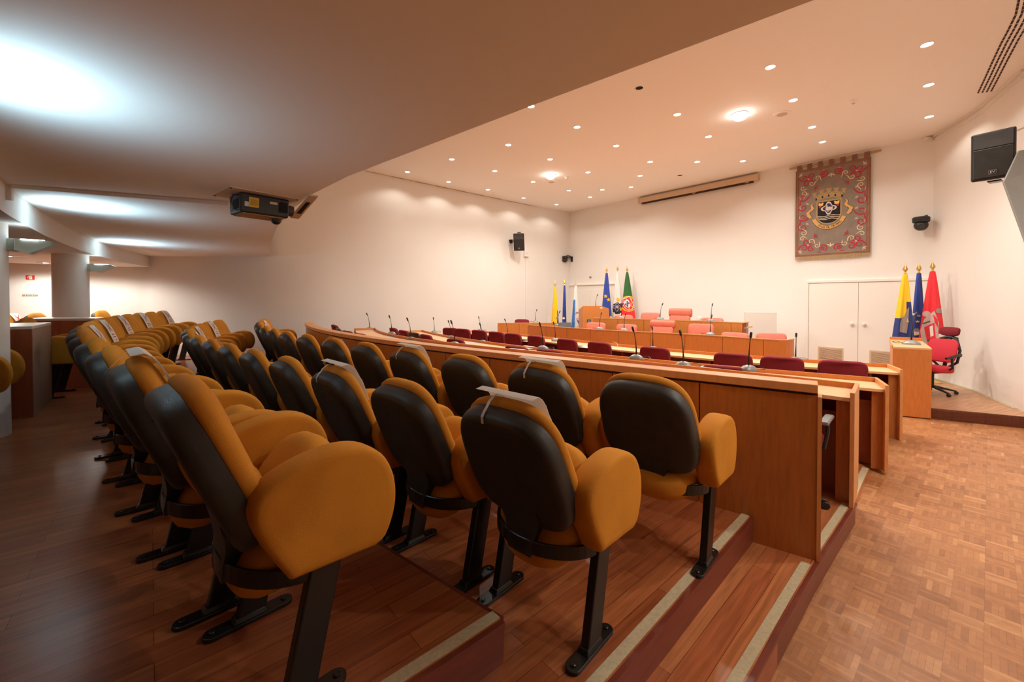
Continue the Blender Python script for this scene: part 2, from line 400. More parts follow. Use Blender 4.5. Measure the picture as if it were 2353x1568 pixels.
flat('floor_platform', t2poly, T1, T2, 'plank')
RC = Vector((7.6, 14.4)); SP = .624
RQ = Vector((20.924, 29.761))
def rstart(r, a): return RQ+Vector((math.cos(a), math.sin(a)))*r
ROWS = [('front row', rstart(34.207, 4.0805), 4.0805-PI, 34.2, 3.75, 11.0, T2, 14, {1, 3, 5, 8, 10, 12}),
        ('second row', rstart(35.034, 4.0733), 4.0733-PI, 35.0, 4.25, 8.5, T2, 14, {0, 2, 6, 8, 10, 12}),
        ('rear row', rstart(35.904, 4.0585), 4.0585-PI, 35.9, 2.75, 14.5, T3, 15, {1, 6, 8, 10, 12, 14})]
_r3 = ROWS[2]; pos_ = Vector(_r3[1]); f_ = _r3[2]; line3 = []
for k in range(110):
    line3.append((pos_.copy(), f_)); h_ = f_+PI/2; c_ = 1/35.9 if k*.1 < 2.75 else 1/14.5
    pos_ = pos_+Vector((math.cos(h_), math.sin(h_)))*.1; f_ -= c_*.1
fwd3 = (e3a-line3[0][0]).dot(Vector((math.cos(line3[0][1]), math.sin(line3[0][1]))))
arc3 = [e3a]+[p+Vector((math.cos(f), math.sin(f)))*fwd3 for p, f in line3]
al3 = Vector((-math.sin(line3[0][1]), math.cos(line3[0][1])))
arc3 = [e3a]+[p for p in arc3[1:] if (p-e3a).dot(al3) > .05]
t3poly = [aisle(e3a, e3b)]+[e3b]+arc3+[P345]+RWALL
flat('floor_upper', t3poly, T2, T3, 'plank')
# risers (thin dark red facings) and beige grit tapes along the step edges
def facing(name, a, b, z0, z1):
    t = (b-a).normalized(); n = Vector((t.y, -t.x))
    if n.x < 0: n = -n
    mb = MB(); mb.prism([a, b, b+n*.012, a+n*.012], z0, z1-.02); mb.prism([a, b, b+n*.022, a+n*.022], z1-.02, z1+.001)
    struct(mb, name, 'riser')
facing('trim_1', aisle(e1a, e1b), e1m, 0, T1); facing('trim_2', e1m, e1a, 0, T1); facing('trim_3', aisle(e2a, e2b), e2a, T1, T2); facing('trim_4', aisle(e3a, e3b), e3a, T2, T3)
mb = MB(); sweep(mb, arc3, 0, .015, T2, T3+.001); struct(mb, 'trim_5', 'riser')
def grit(a, b, z, w, label):
    t = (b-a).normalized(); n = Vector((-t.y, t.x))
    if n.x > 0: n = -n
    a = a+n*.008; b = b+n*.008
    tag(MB().prism([a, b, b+n*w, a+n*w], z, z+.003).build('grip_tape', 'grit'), label, 'grip tape', 'grip tapes on the step edges')
grit(aisle(e1a, e1b), e1m-(e1m-e1b).normalized()*.02, T1, .045, 'long pale grip tape along the lowest step edge beside the parquet')
grit(e1m+(e1a-e1m).normalized()*.10, e1a, T1, .045, 'short yellowish grip tape on the platform edge beneath the first desk')
grit(aisle(e2a, e2b), e2a, T2, .045, 'pale grip tape on the middle step edge beside two chair feet')
grit(aisle(e3a, e3b), e3a, T3, .045, 'pale grip tape on the topmost step edge under the nearest chair')
# low platform between first and second desk with its own tape
d2 = samp(D2p, D2a, D2b, 30)
q1, q2 = at(1963, 1158, .03).xy, at(1999, 1078, .03).xy
o1 = offset(d1, .045)
flat('floor_strip', [q1]+[q2]+[p for p in d2[1:]]+list(reversed(o1[1:])), 0, .03, ['step'])
grit(q1, q2, .03, .05, 'short yellowish grip tape on the low strip before the second desk')
# dais areas at the far side
dl, dr = at(2045, 953.6, 0).xy, at(2353, 985, 0).xy
nd = (c1-c2).normalized(); 
dd = (dr-dl).normalized()
flat('floor_dais', [dl, dl+dd*3.3, RW[2]+Vector((.12, .05)), RW[1], RW[0], c2, c2+nd*1.0], 0, .15, ['platform'])
facing('trim_6', dl, dl+dd*3.2, 0, .15)
hd = [at(1830, 775, .95).xy, at(1500, 764, .95).xy, at(1212, 747, .95).xy, at(1143, 742, .95).xy]
flat('floor_rostrum', [hd[0]+Vector((0, .02)), hd[1], hd[2], hd[3], hd[3]+Vector((.2, 1.2)), c1+Vector((.0, -.3)), c1+(c2-c1)*.62], 0, .15, ['platform'])

# ------------------------------------------------------------------ yellow auditorium seats (local frame: x across, y towards the front, origin on the floor)
def sup(a, b, e, n=40, taper=0, e2=None):
    out = []
    for i in range(n):
        t = 2*PI*i/n; c, s = math.cos(t), math.sin(t)
        ee = e if s < 0 else (e2 or e)
        x = a*math.copysign(abs(c)**(2/ee), c); z = b*math.copysign(abs(s)**(2/ee), s)
        out.append((x*(1-taper*z/b), z))
    return out
TILT = math.radians(23)
BC = Vector((0, -.02, .709)); BU = Vector((0, -math.sin(TILT), math.cos(TILT))); BN = Vector((0, math.cos(TILT), math.sin(TILT)))
OUT = sup(.252, .258, 3.3, 52, .05, 3.3)
def back_layer(n, s, lift=0, bulge=0):
    return [BC + Vector((x*s, 0, 0)) + BU*(z*s+lift) + BN*(n + bulge*(1-(abs(x)/.26)**2)) for x, z in OUT]
def arm_outline():
    P = [(.113, .440), (.052, .55), (.022, .63), (.024, .68), (.052, .716), (.105, .745), (.18, .766), (.26, .774), (.335, .760), (.395, .720), (.432, .655), (.444, .58), (.434, .51), (.405, .447), (.37, .428)]
    # closed smooth outline (the flat underside stays straight)
    R = []; n = len(P)
    for i in range(n-1):
        p0, p1, p2, p3 = P[max(i-1, 0)], P[i], P[i+1], P[min(i+2, n-1)]
        for k in range(3):
            t = k/3
            R.append(tuple(.5*((2*b)+(c-a)*t+(2*a-5*b+4*c-d)*t*t+(-a+3*b-3*c+d)*t**3) for a, b, c, d in zip(p0, p1, p2, p3)))
    R.append(P[-1]); return R
ARM = arm_outline(); AC = (sum(p[0] for p in ARM)/len(ARM), sum(p[1] for p in ARM)/len(ARM))
def arm_mesh(side):
    mb = MB(); L = []
    for dx, s in ((-.052, .82), (-.051, .92), (-.045, .965), (-.032, .992), (-.012, 1.0), (.012, 1.0), (.032, .992), (.045, .965), (.051, .92), (.052, .82)):
        L.append([(side*.264+dx*1.04, AC[0]+(y-AC[0])*s, AC[1]+(z-AC[1])*s-.018) for y, z in ARM])
    mb.rings(L); return mb
def make_seat(seat_tilt):
    t = thing('auditorium_seat', 'x', 'seat')
    mb = MB()
    mb.rings([back_layer(-.054, .55), back_layer(-.052, .87), back_layer(-.046, .945), back_layer(-.034, .985), back_layer(-.012, 1.004), back_layer(.020, 1.0), back_layer(.024, .97)])
    # spine running down to the support band, screw and slit mark near the top
    R = []
    for k, (w, p, d) in enumerate([(.05, Vector((0, -.030, .60)), .05), (.095, Vector((0, -.012, .555)), .06), (.10, Vector((0, .002, .50)), .07), (.082, Vector((0, .008, .455)), .06), (.068, Vector((0, .004, .41)), .05), (.064, Vector((0, -.001, .375)), .045), (.058, Vector((0, .0, .352)), .035)]):
        R.append([p+Vector((-w, 0, 0)), p+Vector((w, 0, 0)), p+Vector((w*.9, d, .0)), p+Vector((-w*.9, d, 0))])
    mb.rings(R)
    mb.ball(BC+BU*.18+BN*-.0505+Vector((-.045, 0, 0)), .006, 5); mb.box(BC+BU*.15+BN*-.051+Vector((-.045, 0, 0)), (.004, .004, .03))
    mb.build('back_shell', 'shell', t, smooth=True, angle=60)
    mb = MB()
    mb.rings([back_layer(.018, .92, .006), back_layer(.021, .97, .010), back_layer(.030, .995, .014), back_layer(.046, 1.0, .014, .008), back_layer(.060, .975, .013, .014), back_layer(.070, .9, .010, .018), back_layer(.077, .72, .004, .02), back_layer(.080, .4, 0, .02)])
    mb.build('back_cushion', 'mustard', t, smooth=True, angle=180)
    mb = MB(); th = seat_tilt; u = Vector((0, math.cos(th), math.sin(th))); n = Vector((0, -math.sin(th), math.cos(th)))
    C0 = Vector((0, .180, .50)) if th > .5 else Vector((0, .215, .435))
    so = sup(.203, .25, 2.5, 44, .04)
    L = []
    for d, s in ((-.085, .5), (-.078, .8), (-.06, .94), (-.02, 1.0), (.02, 1.0), (.05, .93), (.066, .78), (.074, .5)):
        L.append([C0+Vector((x*s, 0, 0))+u*(z*s)+n*d for x, z in so])
    mb.rings(L); mb.build('seat_cushion', 'mustard', t, smooth=True, angle=180)
    for sd in (-1, 1): arm_mesh(sd).build('armrest', 'mustard', t, smooth=True, angle=180)
    mb = MB(); R = []
    for i in range(25):
        a = PI*i/24; x = -.255*math.cos(a); y = .21-.212*math.sin(a); k = Vector((-math.cos(a), -math.sin(a), 0))
        p = Vector((x, y, 0)); q = p-k*.012
        R.append([(p.x, p.y, .362), (q.x, q.y, .362), (q.x, q.y, .418), (p.x, p.y, .418)])
    mb.rings(R); mb.build('support_band', 'blackmetal', t, bevel=.003, seg=1)
    for sd in (-1, 1):
        x = sd*.242
        lg = MB().hexa([(x-.019, .10, .012), (x+.019, .10, .012), (x+.019, .195, .012), (x-.019, .195, .012), (x-.019, .20, .47), (x+.019, .20, .47), (x+.019, .295, .47), (x-.019, .295, .47)]).build('leg', 'blackmetal', t, bevel=.006)
        mb = MB(); st = []
        for i in range(9): a = PI+PI*i/8; st.append((x+.03*math.cos(a), .03+.03*math.sin(a)))
        for i in range(9): a = PI*i/8; st.append((x+.03*math.cos(a), .265+.03*math.sin(a)))
        mb.prism(st, 0, .016)
        for yy in (.03, .265): mb.lathe([(.011, .016), (.011, .021), (.007, .023)], (x, yy, 0), 10)
        mb.hexa([(x-.026, .09, .016), (x+.026, .09, .016), (x+.026, .205, .016), (x-.026, .205, .016), (x-.02, .1, .035), (x+.02, .1, .035), (x+.02, .195, .035), (x-.02, .195, .035)])
        mb.build('foot_plate', 'blackmetal', lg, bevel=.003, seg=2)
    return t
seat_up = make_seat(math.radians(60)); seat_down = make_seat(math.radians(12))
used = {'up': False, 'down': False}
def put_seat(kind, loc, rz, label, group):
    src = seat_up if kind == 'up' else seat_down
    if not used[kind]:
        used[kind] = True; kids(src)
        for k in kids(src): kids(k)
        src.location = loc; src.rotation_euler = (0, 0, rz); src['label'] = label; src['group'] = group; return src
    return dup(src, loc, rz, label, group)
# white notices: A4 sheets lying over the cushion with a red cross, one taped on
def make_notice(wide):
    t = thing('paper_notice', 'x', 'notice')
    mb = MB(); mb2 = MB(); n = 8; wd = .15 if wide else .105; ln = .20 if wide else .31
    prof = [(.245-ln*i/n, .092+.022*min(1, 3*i/n)-.010*(i/n)**2) for i in range(n+1)]
    if wide: prof = [(.300, .045), (.291, .082), (.270, .096), (.24, .105)]+prof[2:]
    P = [BC+BU*a+BN*b for a, b in prof]
    mb.rings([[p+Vector((-wd, 0, 0)), p+Vector((wd, 0, 0)), p+Vector((wd, 0, 0))+BN*.0015, p+Vector((-wd, 0, 0))+BN*.0015] for p in P])
    mb.build('sheet', 'paper', t, smooth=True)
    c = BC+BU*.15+BN*.1160
    for s in (-1, 1):
        a = c+Vector((-.055, 0, 0))+BU*(s*.055); b = c+Vector((.055, 0, 0))-BU*(s*.055); w = (b-a).normalized().cross(BN)*.006
        mb2.face([a-w, b-w, b+w, a+w])
    for k, wdt in ((.05, .05), (.02, .06), (-.02, .02)):
        a = BC+BU*k+BN*.1150; mb2.face([a+Vector((-wdt, 0, 0)), a+Vector((wdt, 0, 0)), a+Vector((wdt, 0, 0))+BU*.010, a+Vector((-wdt, 0, 0))+BU*.010])
    mb2.build('cross_mark', 'redink', t)
    mb = MB(); R = []
    for a, b in ((.225, -.054), (.25, -.046), (.262, -.03), (.272, -.008), (.283, .01), (.289, .04), (.281, .062), (.262, .08), (.235, .10)):
        p = BC+BU*a+BN*b; R.append([p+Vector((-.045-.007, 0, 0)), p+Vector((-.045+.007, 0, 0))])
    mb.rings(R, False, False, closed=False); mb.build('tape', 'tape', t)
    return t
notices = {False: make_notice(False), True: make_notice(True)}
def put_notice(loc, rz, label, wide=False):
    place_copy(notices[wide], 'notice%d' % wide, loc, rz, label, 'paper notices on the yellow seats')
def row_path(start, f, r1, s1, r2, n, sp, ds=.01):
    """seats along a row that starts nearly straight and curls round towards its far end"""
    pos = Vector(start); out = []; fine = []; d = 0
    while len(out) < n:
        if d >= len(out)*sp-1e-6: out.append((pos.copy(), f))
        if int(d/ds+.5) % 10 == 0: fine.append((pos.copy(), f))
        h = f+PI/2; c = 1/r1 if d < s1 else 1/r2
        pos = pos+Vector((math.cos(h), math.sin(h)))*ds; f -= c*ds; d += ds
    return out, fine
for name, start, f0, r1, s1, r2, z0, cnt, papers in ROWS:
    seats, _ = row_path(start, f0, r1, s1, r2, cnt, SP)
    row_word = name.split(' ')[0]
    for i, (p, f) in enumerate(seats):
        rz = f-PI/2-math.radians(6); kind = 'down' if (row_word == 'front' and i == 0) else 'up'; pos = ORD[i]
        lab = 'mustard yellow auditorium seat, %s from the aisle in the %s' % (pos, name)
        if row_word == 'front' and i == 0: lab = 'mustard seat with lowered cushion at the aisle end of the front row by the partition'
        if row_word == 'rear' and i == 0: lab = 'nearest mustard seat with big padded armrest at the aisle end of the rear row'
        put_seat(kind, (p.x, p.y, z0), rz, lab, 'yellow seats of the %s row' % row_word)
        if i in papers: put_notice((p.x, p.y, z0), rz, 'white paper notice with red cross on the %s seat of the %s row' % (pos, row_word), i < 4)

# ------------------------------------------------------------------ curved wooden partition in front of the seats
root = thing('curved_partition', 'long curved orange wooden partition with pale top rail in front of the yellow seats', 'partition')
us = [Ba]+[bearing_u(Bp, Ba, Bb, x) for x in (1608, 1406, 1248, 1123, 1022, 941, 875, 815, 765, 728)]+[Bb]
for i in range(len(us)-1):
    a, b = us[i], us[i+1]
    g = .004/max(1e-6, (Bp(b)-Bp(a)).length)*(b-a)
    pts = samp(Bp, a+(g if i else 0), b-g, 8)
    mb = MB(); sweep(mb, pts, .02, .13, T1 if i == 0 else T2, 1.125); mb.build('panel', 'veneerdark', root)
mb = MB(); sweep(mb, bench, .026, .12, 1.125, 1.142); mb.build('shadow_groove', 'slot', root)
mb = MB(); sweep(mb, bench, 0, .15, 1.142, 1.192); mb.build('top_rail', 'edge', root, bevel=.004)
q = bench[0]; tn = (bench[0]-bench[2]).normalized(); nn = normals(bench)[0]
mb = MB(); mb.prism([q+nn*.015, q+nn*.135, q+nn*.135+tn*.02, q+nn*.015+tn*.02], T1, 1.12); mb.build('end_panel', 'edge', root)

# ------------------------------------------------------------------ council desks
def desk(name, label, Pf, a, b, z0, zt, sup_px, end_dir):
    root = thing(name, label, 'desk')
    pts = samp(Pf, a, b, 34)
    mb = MB(); sweep(mb, pts, -.43, -.012, zt-.075, zt-.045); mb.build('worktop', 'top', root, smooth=True, bevel=.003)
    mb = MB(); sweep(mb, pts, -.012, .012, z0+.02, zt); mb.build('front_board', 'veneer', root, smooth=True)
    for k, u in ((0, a), (-1, b)):
        p = pts[k]; n = normals(pts)[k]; t = (pts[0]-pts[1] if k == 0 else pts[-1]-pts[-2]).normalized()
        A = p+n*.012; B = p-n*.46
        mb = MB(); mb.prism([A, B, B+t*.028, A+t*.028], z0, zt); mb.build('end_panel', 'edge', root, bevel=.003)
        C_ = p-n*.36; mb = MB(); mb.prism([C_, C_-t*.085, C_-t*.085-n*.025, C_-n*.025], z0, zt-.076); mb.build('leg_board', 'veneerdark', root)
    for px in sup_px:
        u = bearing_u(Pf, a, b, px); p = Pf(u); q = Pf(u+.01*(b-a)); t = (q-p).normalized(); n = Vector((t.y, -t.x))
        if n.dot(Vector((.7, .7))) < 0: n = -n
        A, B = p-n*.014, p-n*.34
        mb = MB(); mb.prism([A-t*.012, B-t*.012, B+t*.012, A+t*.012], z0, zt-.08); mb.build('support', 'counter', root)
    mb = MB(); sweep(mb, samp(Pf, a, b, 34), -.24, -.225, z0, zt-.2); mb.build('inner_board', 'counter', root)
    return root
desk('council_desk', 'curved council desk with pale top nearest the wooden partition, on the raised platform', D1p, D1a, D1b, T1, 1.005, (1890, 1700, 1480), 0)
desk('council_desk', 'curved council desk with pale top, middle one of the three rows', D2p, D2a, D2b, .03, .865, (1950, 1780, 1440, 1100), 0)
desk('council_desk', 'curved council desk with pale top, farthest of three, before the head table', D3p, D3a, D3b, 0, .85, (1985, 1647, 1455, 1250), 0)
# ------------------------------------------------------------------ council chairs
def star_base(mb, z=.0, r=.27, n=5, h=.09):
    for k in range(n):
        a = 2*PI*k/n+.3; d = Vector((math.cos(a), math.sin(a), 0)); s = Vector((-d.y, d.x, 0))
        mb.hexa([d*.03-s*.022+Vector((0, 0, h-.03)), d*.03+s*.022+Vector((0, 0, h-.03)), d*r+s*.014+Vector((0, 0, .045)), d*r-s*.014+Vector((0, 0, .045)),
                 d*.03-s*.022+Vector((0, 0, h+.02)), d*.03+s*.022+Vector((0, 0, h+.02)), d*r+s*.014+Vector((0, 0, .07)), d*r-s*.014+Vector((0, 0, .07))])
        c = d*(r-.005); mb.cyl(c-s*.022+Vector((0, 0, .028)), c+s*.022+Vector((0, 0, .028)), .028, 12)
def pad(mb, c, w, h, th, tilt, e=4.5, curve=.03, taper=0):
    """upholstered slab facing +y, leaning back by tilt"""
    u = Vector((0, -math.sin(tilt), math.cos(tilt))); n = Vector((0, math.cos(tilt), math.sin(tilt))); c = Vector(c)
    o = sup(w/2, h/2, e, 36, taper)
    L = []
    for d, s in ((-.5, .86), (-.44, .96), (-.25, 1), (.2, 1), (.42, .96), (.5, .86)):
        L.append([c+Vector((x*(s if abs(d) < .45 else (1-(1-s)*.6)), 0, 0))+u*(z*(s if abs(d) < .45 else (1-(1-s)*.6)))+n*(d*th+curve*(x/(w/2))**2) for x, z in o])
    mb.rings(L)
def make_council(mname, dark=False):
    t = thing('council_chair', 'x', 'chair')
    mb = MB(); pad(mb, (0, -.20, .75), .46, .42, .075, .14, 5, .03, -.05); mb.build('backrest', mname, t, smooth=True, angle=70)
    mb = MB(); pad(mb, (0, .04, .47), .47, .46, .08, -PI/2+.05, 5, 0); mb.build('seat', mname, t, smooth=True, angle=70)
    for s in (-1, 1):
        mb = MB(); mb.box((s*.265, .02, .665), (.055, .26, .028)); mb.build('armrest', 'silver' if not dark else 'darkgrey', t, bevel=.01)
        mb = MB(); mb.tube([(s*.265, .06, .655), (s*.265, .05, .56), (s*.25, .02, .46), (s*.15, .02, .42)], .014, 8); mb.build('armrest_post', 'blackplastic', t, smooth=True)
    mb = MB(); mb.cyl((0, 0, .08), (0, 0, .43), .03, 14); mb.box((0, .02, .42), (.2, .22, .03)); mb.box((0, -.2, .52), (.07, .02, .28)); star_base(mb); mb.build('swivel_base', 'blackplastic', t, bevel=.004, seg=1)
    return t
ch_b = make_council('burgundy'); ch_k = make_council('blackplastic', True)
def desk_chairs(Pf, a, b, z0, lst, off, dname, grp):
    lst = sorted(lst); n = len(lst)
    for i, (px, dark, sw) in enumerate(lst):
        # the chair stands on the curve parallel to the desk, seen at photo column px
        base = samp(Pf, a, b, 200); cv = offset(base, -off); bb = (px-CX)/F
        k = min(range(200), key=lambda j: abs(cv[j].x/cv[j].y-bb)); p = cv[k]; nrm = normals(base)[k]
        rz = math.atan2(nrm.y, nrm.x)-PI/2+sw
        col = 'black' if dark else 'burgundy'
        place_copy(ch_k if dark else ch_b, 'k' if dark else 'b', (p.x, p.y, z0), rz, '%s council chair, %s from the left behind the %s desk' % (col, ORD[i], dname), grp)
desk_chairs(D1p, D1a, D1b, T1, [(786, 0, .2), (804, 1, -.1), (823, 0, .1), (856, 0, 0), (1110, 0, .1), (1516, 0, 0), (1796, 0, -.05)], .66, 'nearest curved', 'chairs at the nearest council desk')
desk_chairs(D2p, D2a, D2b, .03, [(923, 0, .1), (947, 0, .1), (972, 1, .1), (999, 0, 0), (1066, 0, .1), (1208, 0, 0), (1280, 0, 0), (1668, 0, 0)], .66, 'middle curved', 'chairs at the middle council desk')
desk_chairs(D3p, D3a, D3b, 0, [(1040, 0, .2), (1076, 0, .1), (1114, 0, .1), (1155, 0, .1), (1192, 0, .1), (1246, 0, 0), (1318, 0, 0), (1393, 0, 0), (1520, 0, 0), (1690, 0, 0), (1802, 0, 0), (1937, 0, -.05)], .62, 'farthest curved', 'chairs at the farthest council desk')
# ------------------------------------------------------------------ gooseneck microphones
def make_mic():
    t = thing('desk_microphone', 'x', 'microphone')
    mb = MB(); o = sup(.085, .062, 2.8, 20)
    mb.rings([[(x*s, y*s, z) for x, y in o] for s, z in ((1, 0), (1, .008), (.93, .022), (.62, .044), (.2, .055))]); mb.build('base', 'silver', t, smooth=True, angle=35)
    mb = MB(); mb.box((-.01, -.045, .026), (.06, .002, .016), Matrix.Rotation(-.9, 3, 'X')); mb.build('name_tag', 'paper', t)
    mb = MB(); mb.tube([(0, 0, .05), (0, -.002, .12), (-.006, -.012, .22), (-.02, -.03, .31), (-.028, -.04, .335)], [.010, .008, .0045, .0045, .0045], 8); g = mb.build('gooseneck', 'blackmetal', t, smooth=True)
    mb = MB(); mb.tube([(-.027, -.039, .33), (-.030, -.043, .345), (-.040, -.056, .385), (-.043, -.060, .395)], [.007, .013, .013, .006], 10); mb.build('capsule', 'blackplastic', g, smooth=True)
    mb = MB(); mb.tube([(.06, .02, .008), (.11, .05, .03), (.14, .02, .034), (.17, -.03, .02), (.15, -.07, .006), (.11, -.05, .006)], .0035, 6); mb.build('cable', 'darkgrey', t, smooth=True)
    return t
mic0 = make_mic()
def mics(lst, z, where, grp):
    lst = sorted(lst)
    for i, (px, py, lean) in enumerate(lst):
        p = at(px, py, z)
        place_copy(mic0, 'mic', p, lean, 'gooseneck microphone, %s from the left on the %s' % (ORD[i], where), grp)
mics([(849, 757, -.3), (900, 768.5, .1), (944, 781, -.4), (1044, 793, -.1), (1247, 803, -.2), (1462, 825, -.4), (1570, 842, -.3), (1720, 851, .4)], .960, 'curved desk nearest the partition', 'microphones on the nearest desk')
mics([(998, 764.5, .4), (1036, 777, -.2), (1109, 788, -.3), (1276, 783, -.1), (1500, 803, .1), (1828, 829, .1)], .82, 'middle curved desk', 'microphones on the middle desk')
mics([(1104, 760.5, -.2), (1166, 770, -.7)], .805, 'farthest curved desk', 'microphones on the farthest desk')
# loose sheets on the desks
def sheets(lst, z, where):
    for i, (px, py, w, h, r) in enumerate(lst):
        p = at(px, py, z)
        o = MB().box((0, 0, .0015), (w, h, .003)).build('paper_sheet', 'paper'); o.location = p; o.rotation_euler = (0, 0, r)
        tag(o, 'white sheet of paper, %s from the left on the %s' % (ORD[i], where), 'paper', 'papers on the council desks')
sheets([(850, 761, .3, .21, .3), (905, 774.5, .3, .21, .6), (950, 784.5, .3, .21, .8), (1192, 802, .35, .25, .8), (1630, 846.5, .25, .2, .8)], .960, 'nearest curved desk')
sheets([(1062, 781, .3, .21, .6), (1080, 789, .3, .21, .7), (1200, 798, .4, .25, .7)], .82, 'middle curved desk')
sheets([(1200, 776, .3, .22, .8), (1222, 784, .35, .22, .8), (1357, 797, .45, .24, .8)], .805, 'farthest curved desk')

# ------------------------------------------------------------------ head tables on the rostrum
def panel_table(name, label, pts, z0, zt, depth, n, m='veneer'):
    """bar-like table: a row of veneer panels along pts, a top board and a modesty end"""
    root = thing(name, label, 'table')
    cum = [0]
    for a, b in zip(pts[:-1], pts[1:]): cum.append(cum[-1]+(b-a).length)
    def pos(s):
        for i in range(len(pts)-1):
            if s <= cum[i+1] or i == len(pts)-2: return pts[i]+(pts[i+1]-pts[i])*((s-cum[i])/(cum[i+1]-cum[i]))
    Lt = cum[-1]
    for i in range(n):
        a, b = Lt*i/n+.004, Lt*(i+1)/n-.004
        q = [pos(a+(b-a)*k/6) for k in range(7)]
        mb = MB(); sweep(mb, q, 0, .025, z0, zt-.02); mb.build('panel', m, root)
    q = [pos(Lt*k/40) for k in range(41)]
    mb = MB(); sweep(mb, q, .025, .03, z0, zt-.03); mb.build('backing', 'counter', root)
    mb = MB(); sweep(mb, q, -.004, .05, zt-.018, zt); mb.build('front_edge', 'edge', root)
    mb = MB(); sweep(mb, q[4:-1], .05, depth, zt-.13, zt-.10); mb.build('worktop', 'top', root)
    return root
def bez(P, n=24):
    """Catmull-Rom through plan points"""
    R = []; m = len(P)
    for i in range(m-1):
        p0, p1, p2, p3 = P[max(i-1, 0)], P[i], P[i+1], P[min(i+2, m-1)]
        for k in range(n):
            t = k/n; R.append(.5*((2*p1)+(p2-p0)*t+(2*p0-5*p1+4*p2-p3)*t*t+(-p0+3*p1-3*p2+p3)*t**3))
    R.append(P[-1]); return R
ZH, ZU = 1.0, 1.2
hp = [at(x, y, ZH).xy for x, y in [(1793, 781), (1720, 776.5), (1640, 771), (1530, 765), (1385, 758), (1276, 751), (1212, 746.5)]]
e_ = hp[0]
rnd = [at(1825, 778.5, ZH).xy, at(1815, 780.5, ZH).xy]
panel_table('head_table', 'long lower orange head table with rounded end, before the white wall', bez(rnd+hp, 8), .15, ZH, .62, 9)
up_ = [at(x, y, ZU).xy for x, y in [(1700, 741), (1600, 737), (1480, 733.5), (1363, 730.5)]]
e_ = up_[0]
panel_table('head_table', 'raised orange head table behind the lower one, set before the white wall', bez([at(1716, 739.5, ZU).xy, at(1709, 741, ZU).xy]+up_, 8), .15, ZU, .6, 6)
wg = [at(1291, 742, ZH).xy, at(1143.5, 742.5, ZH).xy]
panel_table('side_table', 'orange panelled side table at the left end of the head table, near the yellow flag', bez(wg, 6), .15, ZH, .6, 3)
# salmon leather chairs
def make_salmon(tall):
    t = thing('leather_chair', 'x', 'chair')
    h = .62 if tall else .50; zc = .80 if tall else .74
    mb = MB(); pad(mb, (0, -.22, zc), .50, h, .07, .2, 7, .02); mb.build('backrest', 'salmon', t, smooth=True, angle=60)
    mb = MB()
    for s in (-1, 1):
        u = Vector((0, -math.sin(.2), math.cos(.2))); n = Vector((0, math.cos(.2), math.sin(.2))); c = Vector((s*.145, -.22, zc))+n*.043
        mb.tube([c-u*(h*.46), c+u*(h*.2), c+u*(h*.48)-n*.008], .007, 6)
    mb.build('piping', 'salmonseam', t, smooth=True)
    mb = MB(); pad(mb, (0, -.255, zc), .49, h*.96, .03, .2, 7, .02); mb.build('back_shell', 'blackplastic', t, smooth=True, angle=60)
    if tall:
        mb = MB(); c = Vector((0, -.22-.2*.36, zc+.34)); o = sup(.075, .105, 2.4, 24)
        mb.rings([[c+Vector((x, a*s, b*s)) for a, b in o] for x, s in ((-.27, .8), (-.255, .98), (-.16, 1), (.16, 1), (.255, .98), (.27, .8))]); mb.build('headrest', 'salmon', t, smooth=True, angle=60)
    mb = MB(); pad(mb, (0, .04, .47), .5, .48, .09, -PI/2+.06, 6, 0); mb.build('seat', 'salmon', t, smooth=True, angle=60)
    for s in (-1, 1):
        mb = MB(); mb.tube([(s*.28, -.2, .50), (s*.28, -.18, .66), (s*.28, .12, .66), (s*.28, .16, .48), (s*.2, .1, .44)], .02, 8); mb.build('armrest', 'blackplastic', t, smooth=True)
    mb = MB(); mb.cyl((0, 0, .08), (0, 0, .43), .03, 14); star_base(mb); mb.build('swivel_base', 'blackplastic', t, bevel=.004, seg=1)
    return t
sal = make_salmon(False); salt = make_salmon(True)
def sal_chair(tall, px, pytop, Y, label, lean, grp):
    top = atY(px, pytop, Y); z = .15
    src = salt if tall else sal; key = 'st' if tall else 's'
    h = 1.27 if tall else .985
    o = place_copy(src, key, (top.x, top.y, z), 0, label, grp)
    to = Vector((0-top.x, 0-top.y)).normalized(); rz = math.atan2(to.y, to.x)-PI/2
    o.rotation_euler = (0, 0, rz+lean); s = (top.z-z)/h; o.scale = (1, 1, s)
def Yof(pts, px, off):
    """depth on a table curve at photo column px, plus an offset behind it"""
    b = (px-CX)/F; k = min(range(len(pts)), key=lambda j: abs(pts[j].x/pts[j].y-b)); p = pts[k]+Vector((.65, .76))*off
    return p.y
HQ = bez(hp, 8); UQ = bez(up_, 8); g1 = 'salmon chairs behind the lower head table'; g2 = 'salmon chairs behind the raised head table'
sal_chair(False, 1362, 743, Yof(HQ, 1355, .75), 'salmon leather chair, first from the left at the lower head table', -.35, g1)
sal_chair(False, 1432, 747, Yof(HQ, 1425, .75), 'salmon leather chair, second from the left at the lower head table', -.35, g1)
sal_chair(True, 1512, 735, Yof(HQ, 1505, .75), 'tall salmon leather chair with roll headrest at the lower head table', -.35, g1)
sal_chair(False, 1608, 746, Yof(HQ, 1600, .75), 'salmon leather chair just right of the tall one at the lower head table', -.1, g1)
sal_chair(False, 1684, 766.5, Yof(HQ, 1676, .75), 'low salmon leather chair, second from the right at the lower head table', -.15, g1)
sal_chair(False, 1777, 768.5, Yof(HQ, 1768, .75), 'salmon leather chair at the rounded right end of the lower head table', .15, g1)
sal_chair(False, 1427, 725, Yof(UQ, 1420, .7), 'salmon leather chair, leftmost behind the raised head table', -.3, g2)
sal_chair(False, 1487, 719.5, Yof(UQ, 1480, .7), 'salmon leather chair left of the tall one behind the raised head table', -.35, g2)
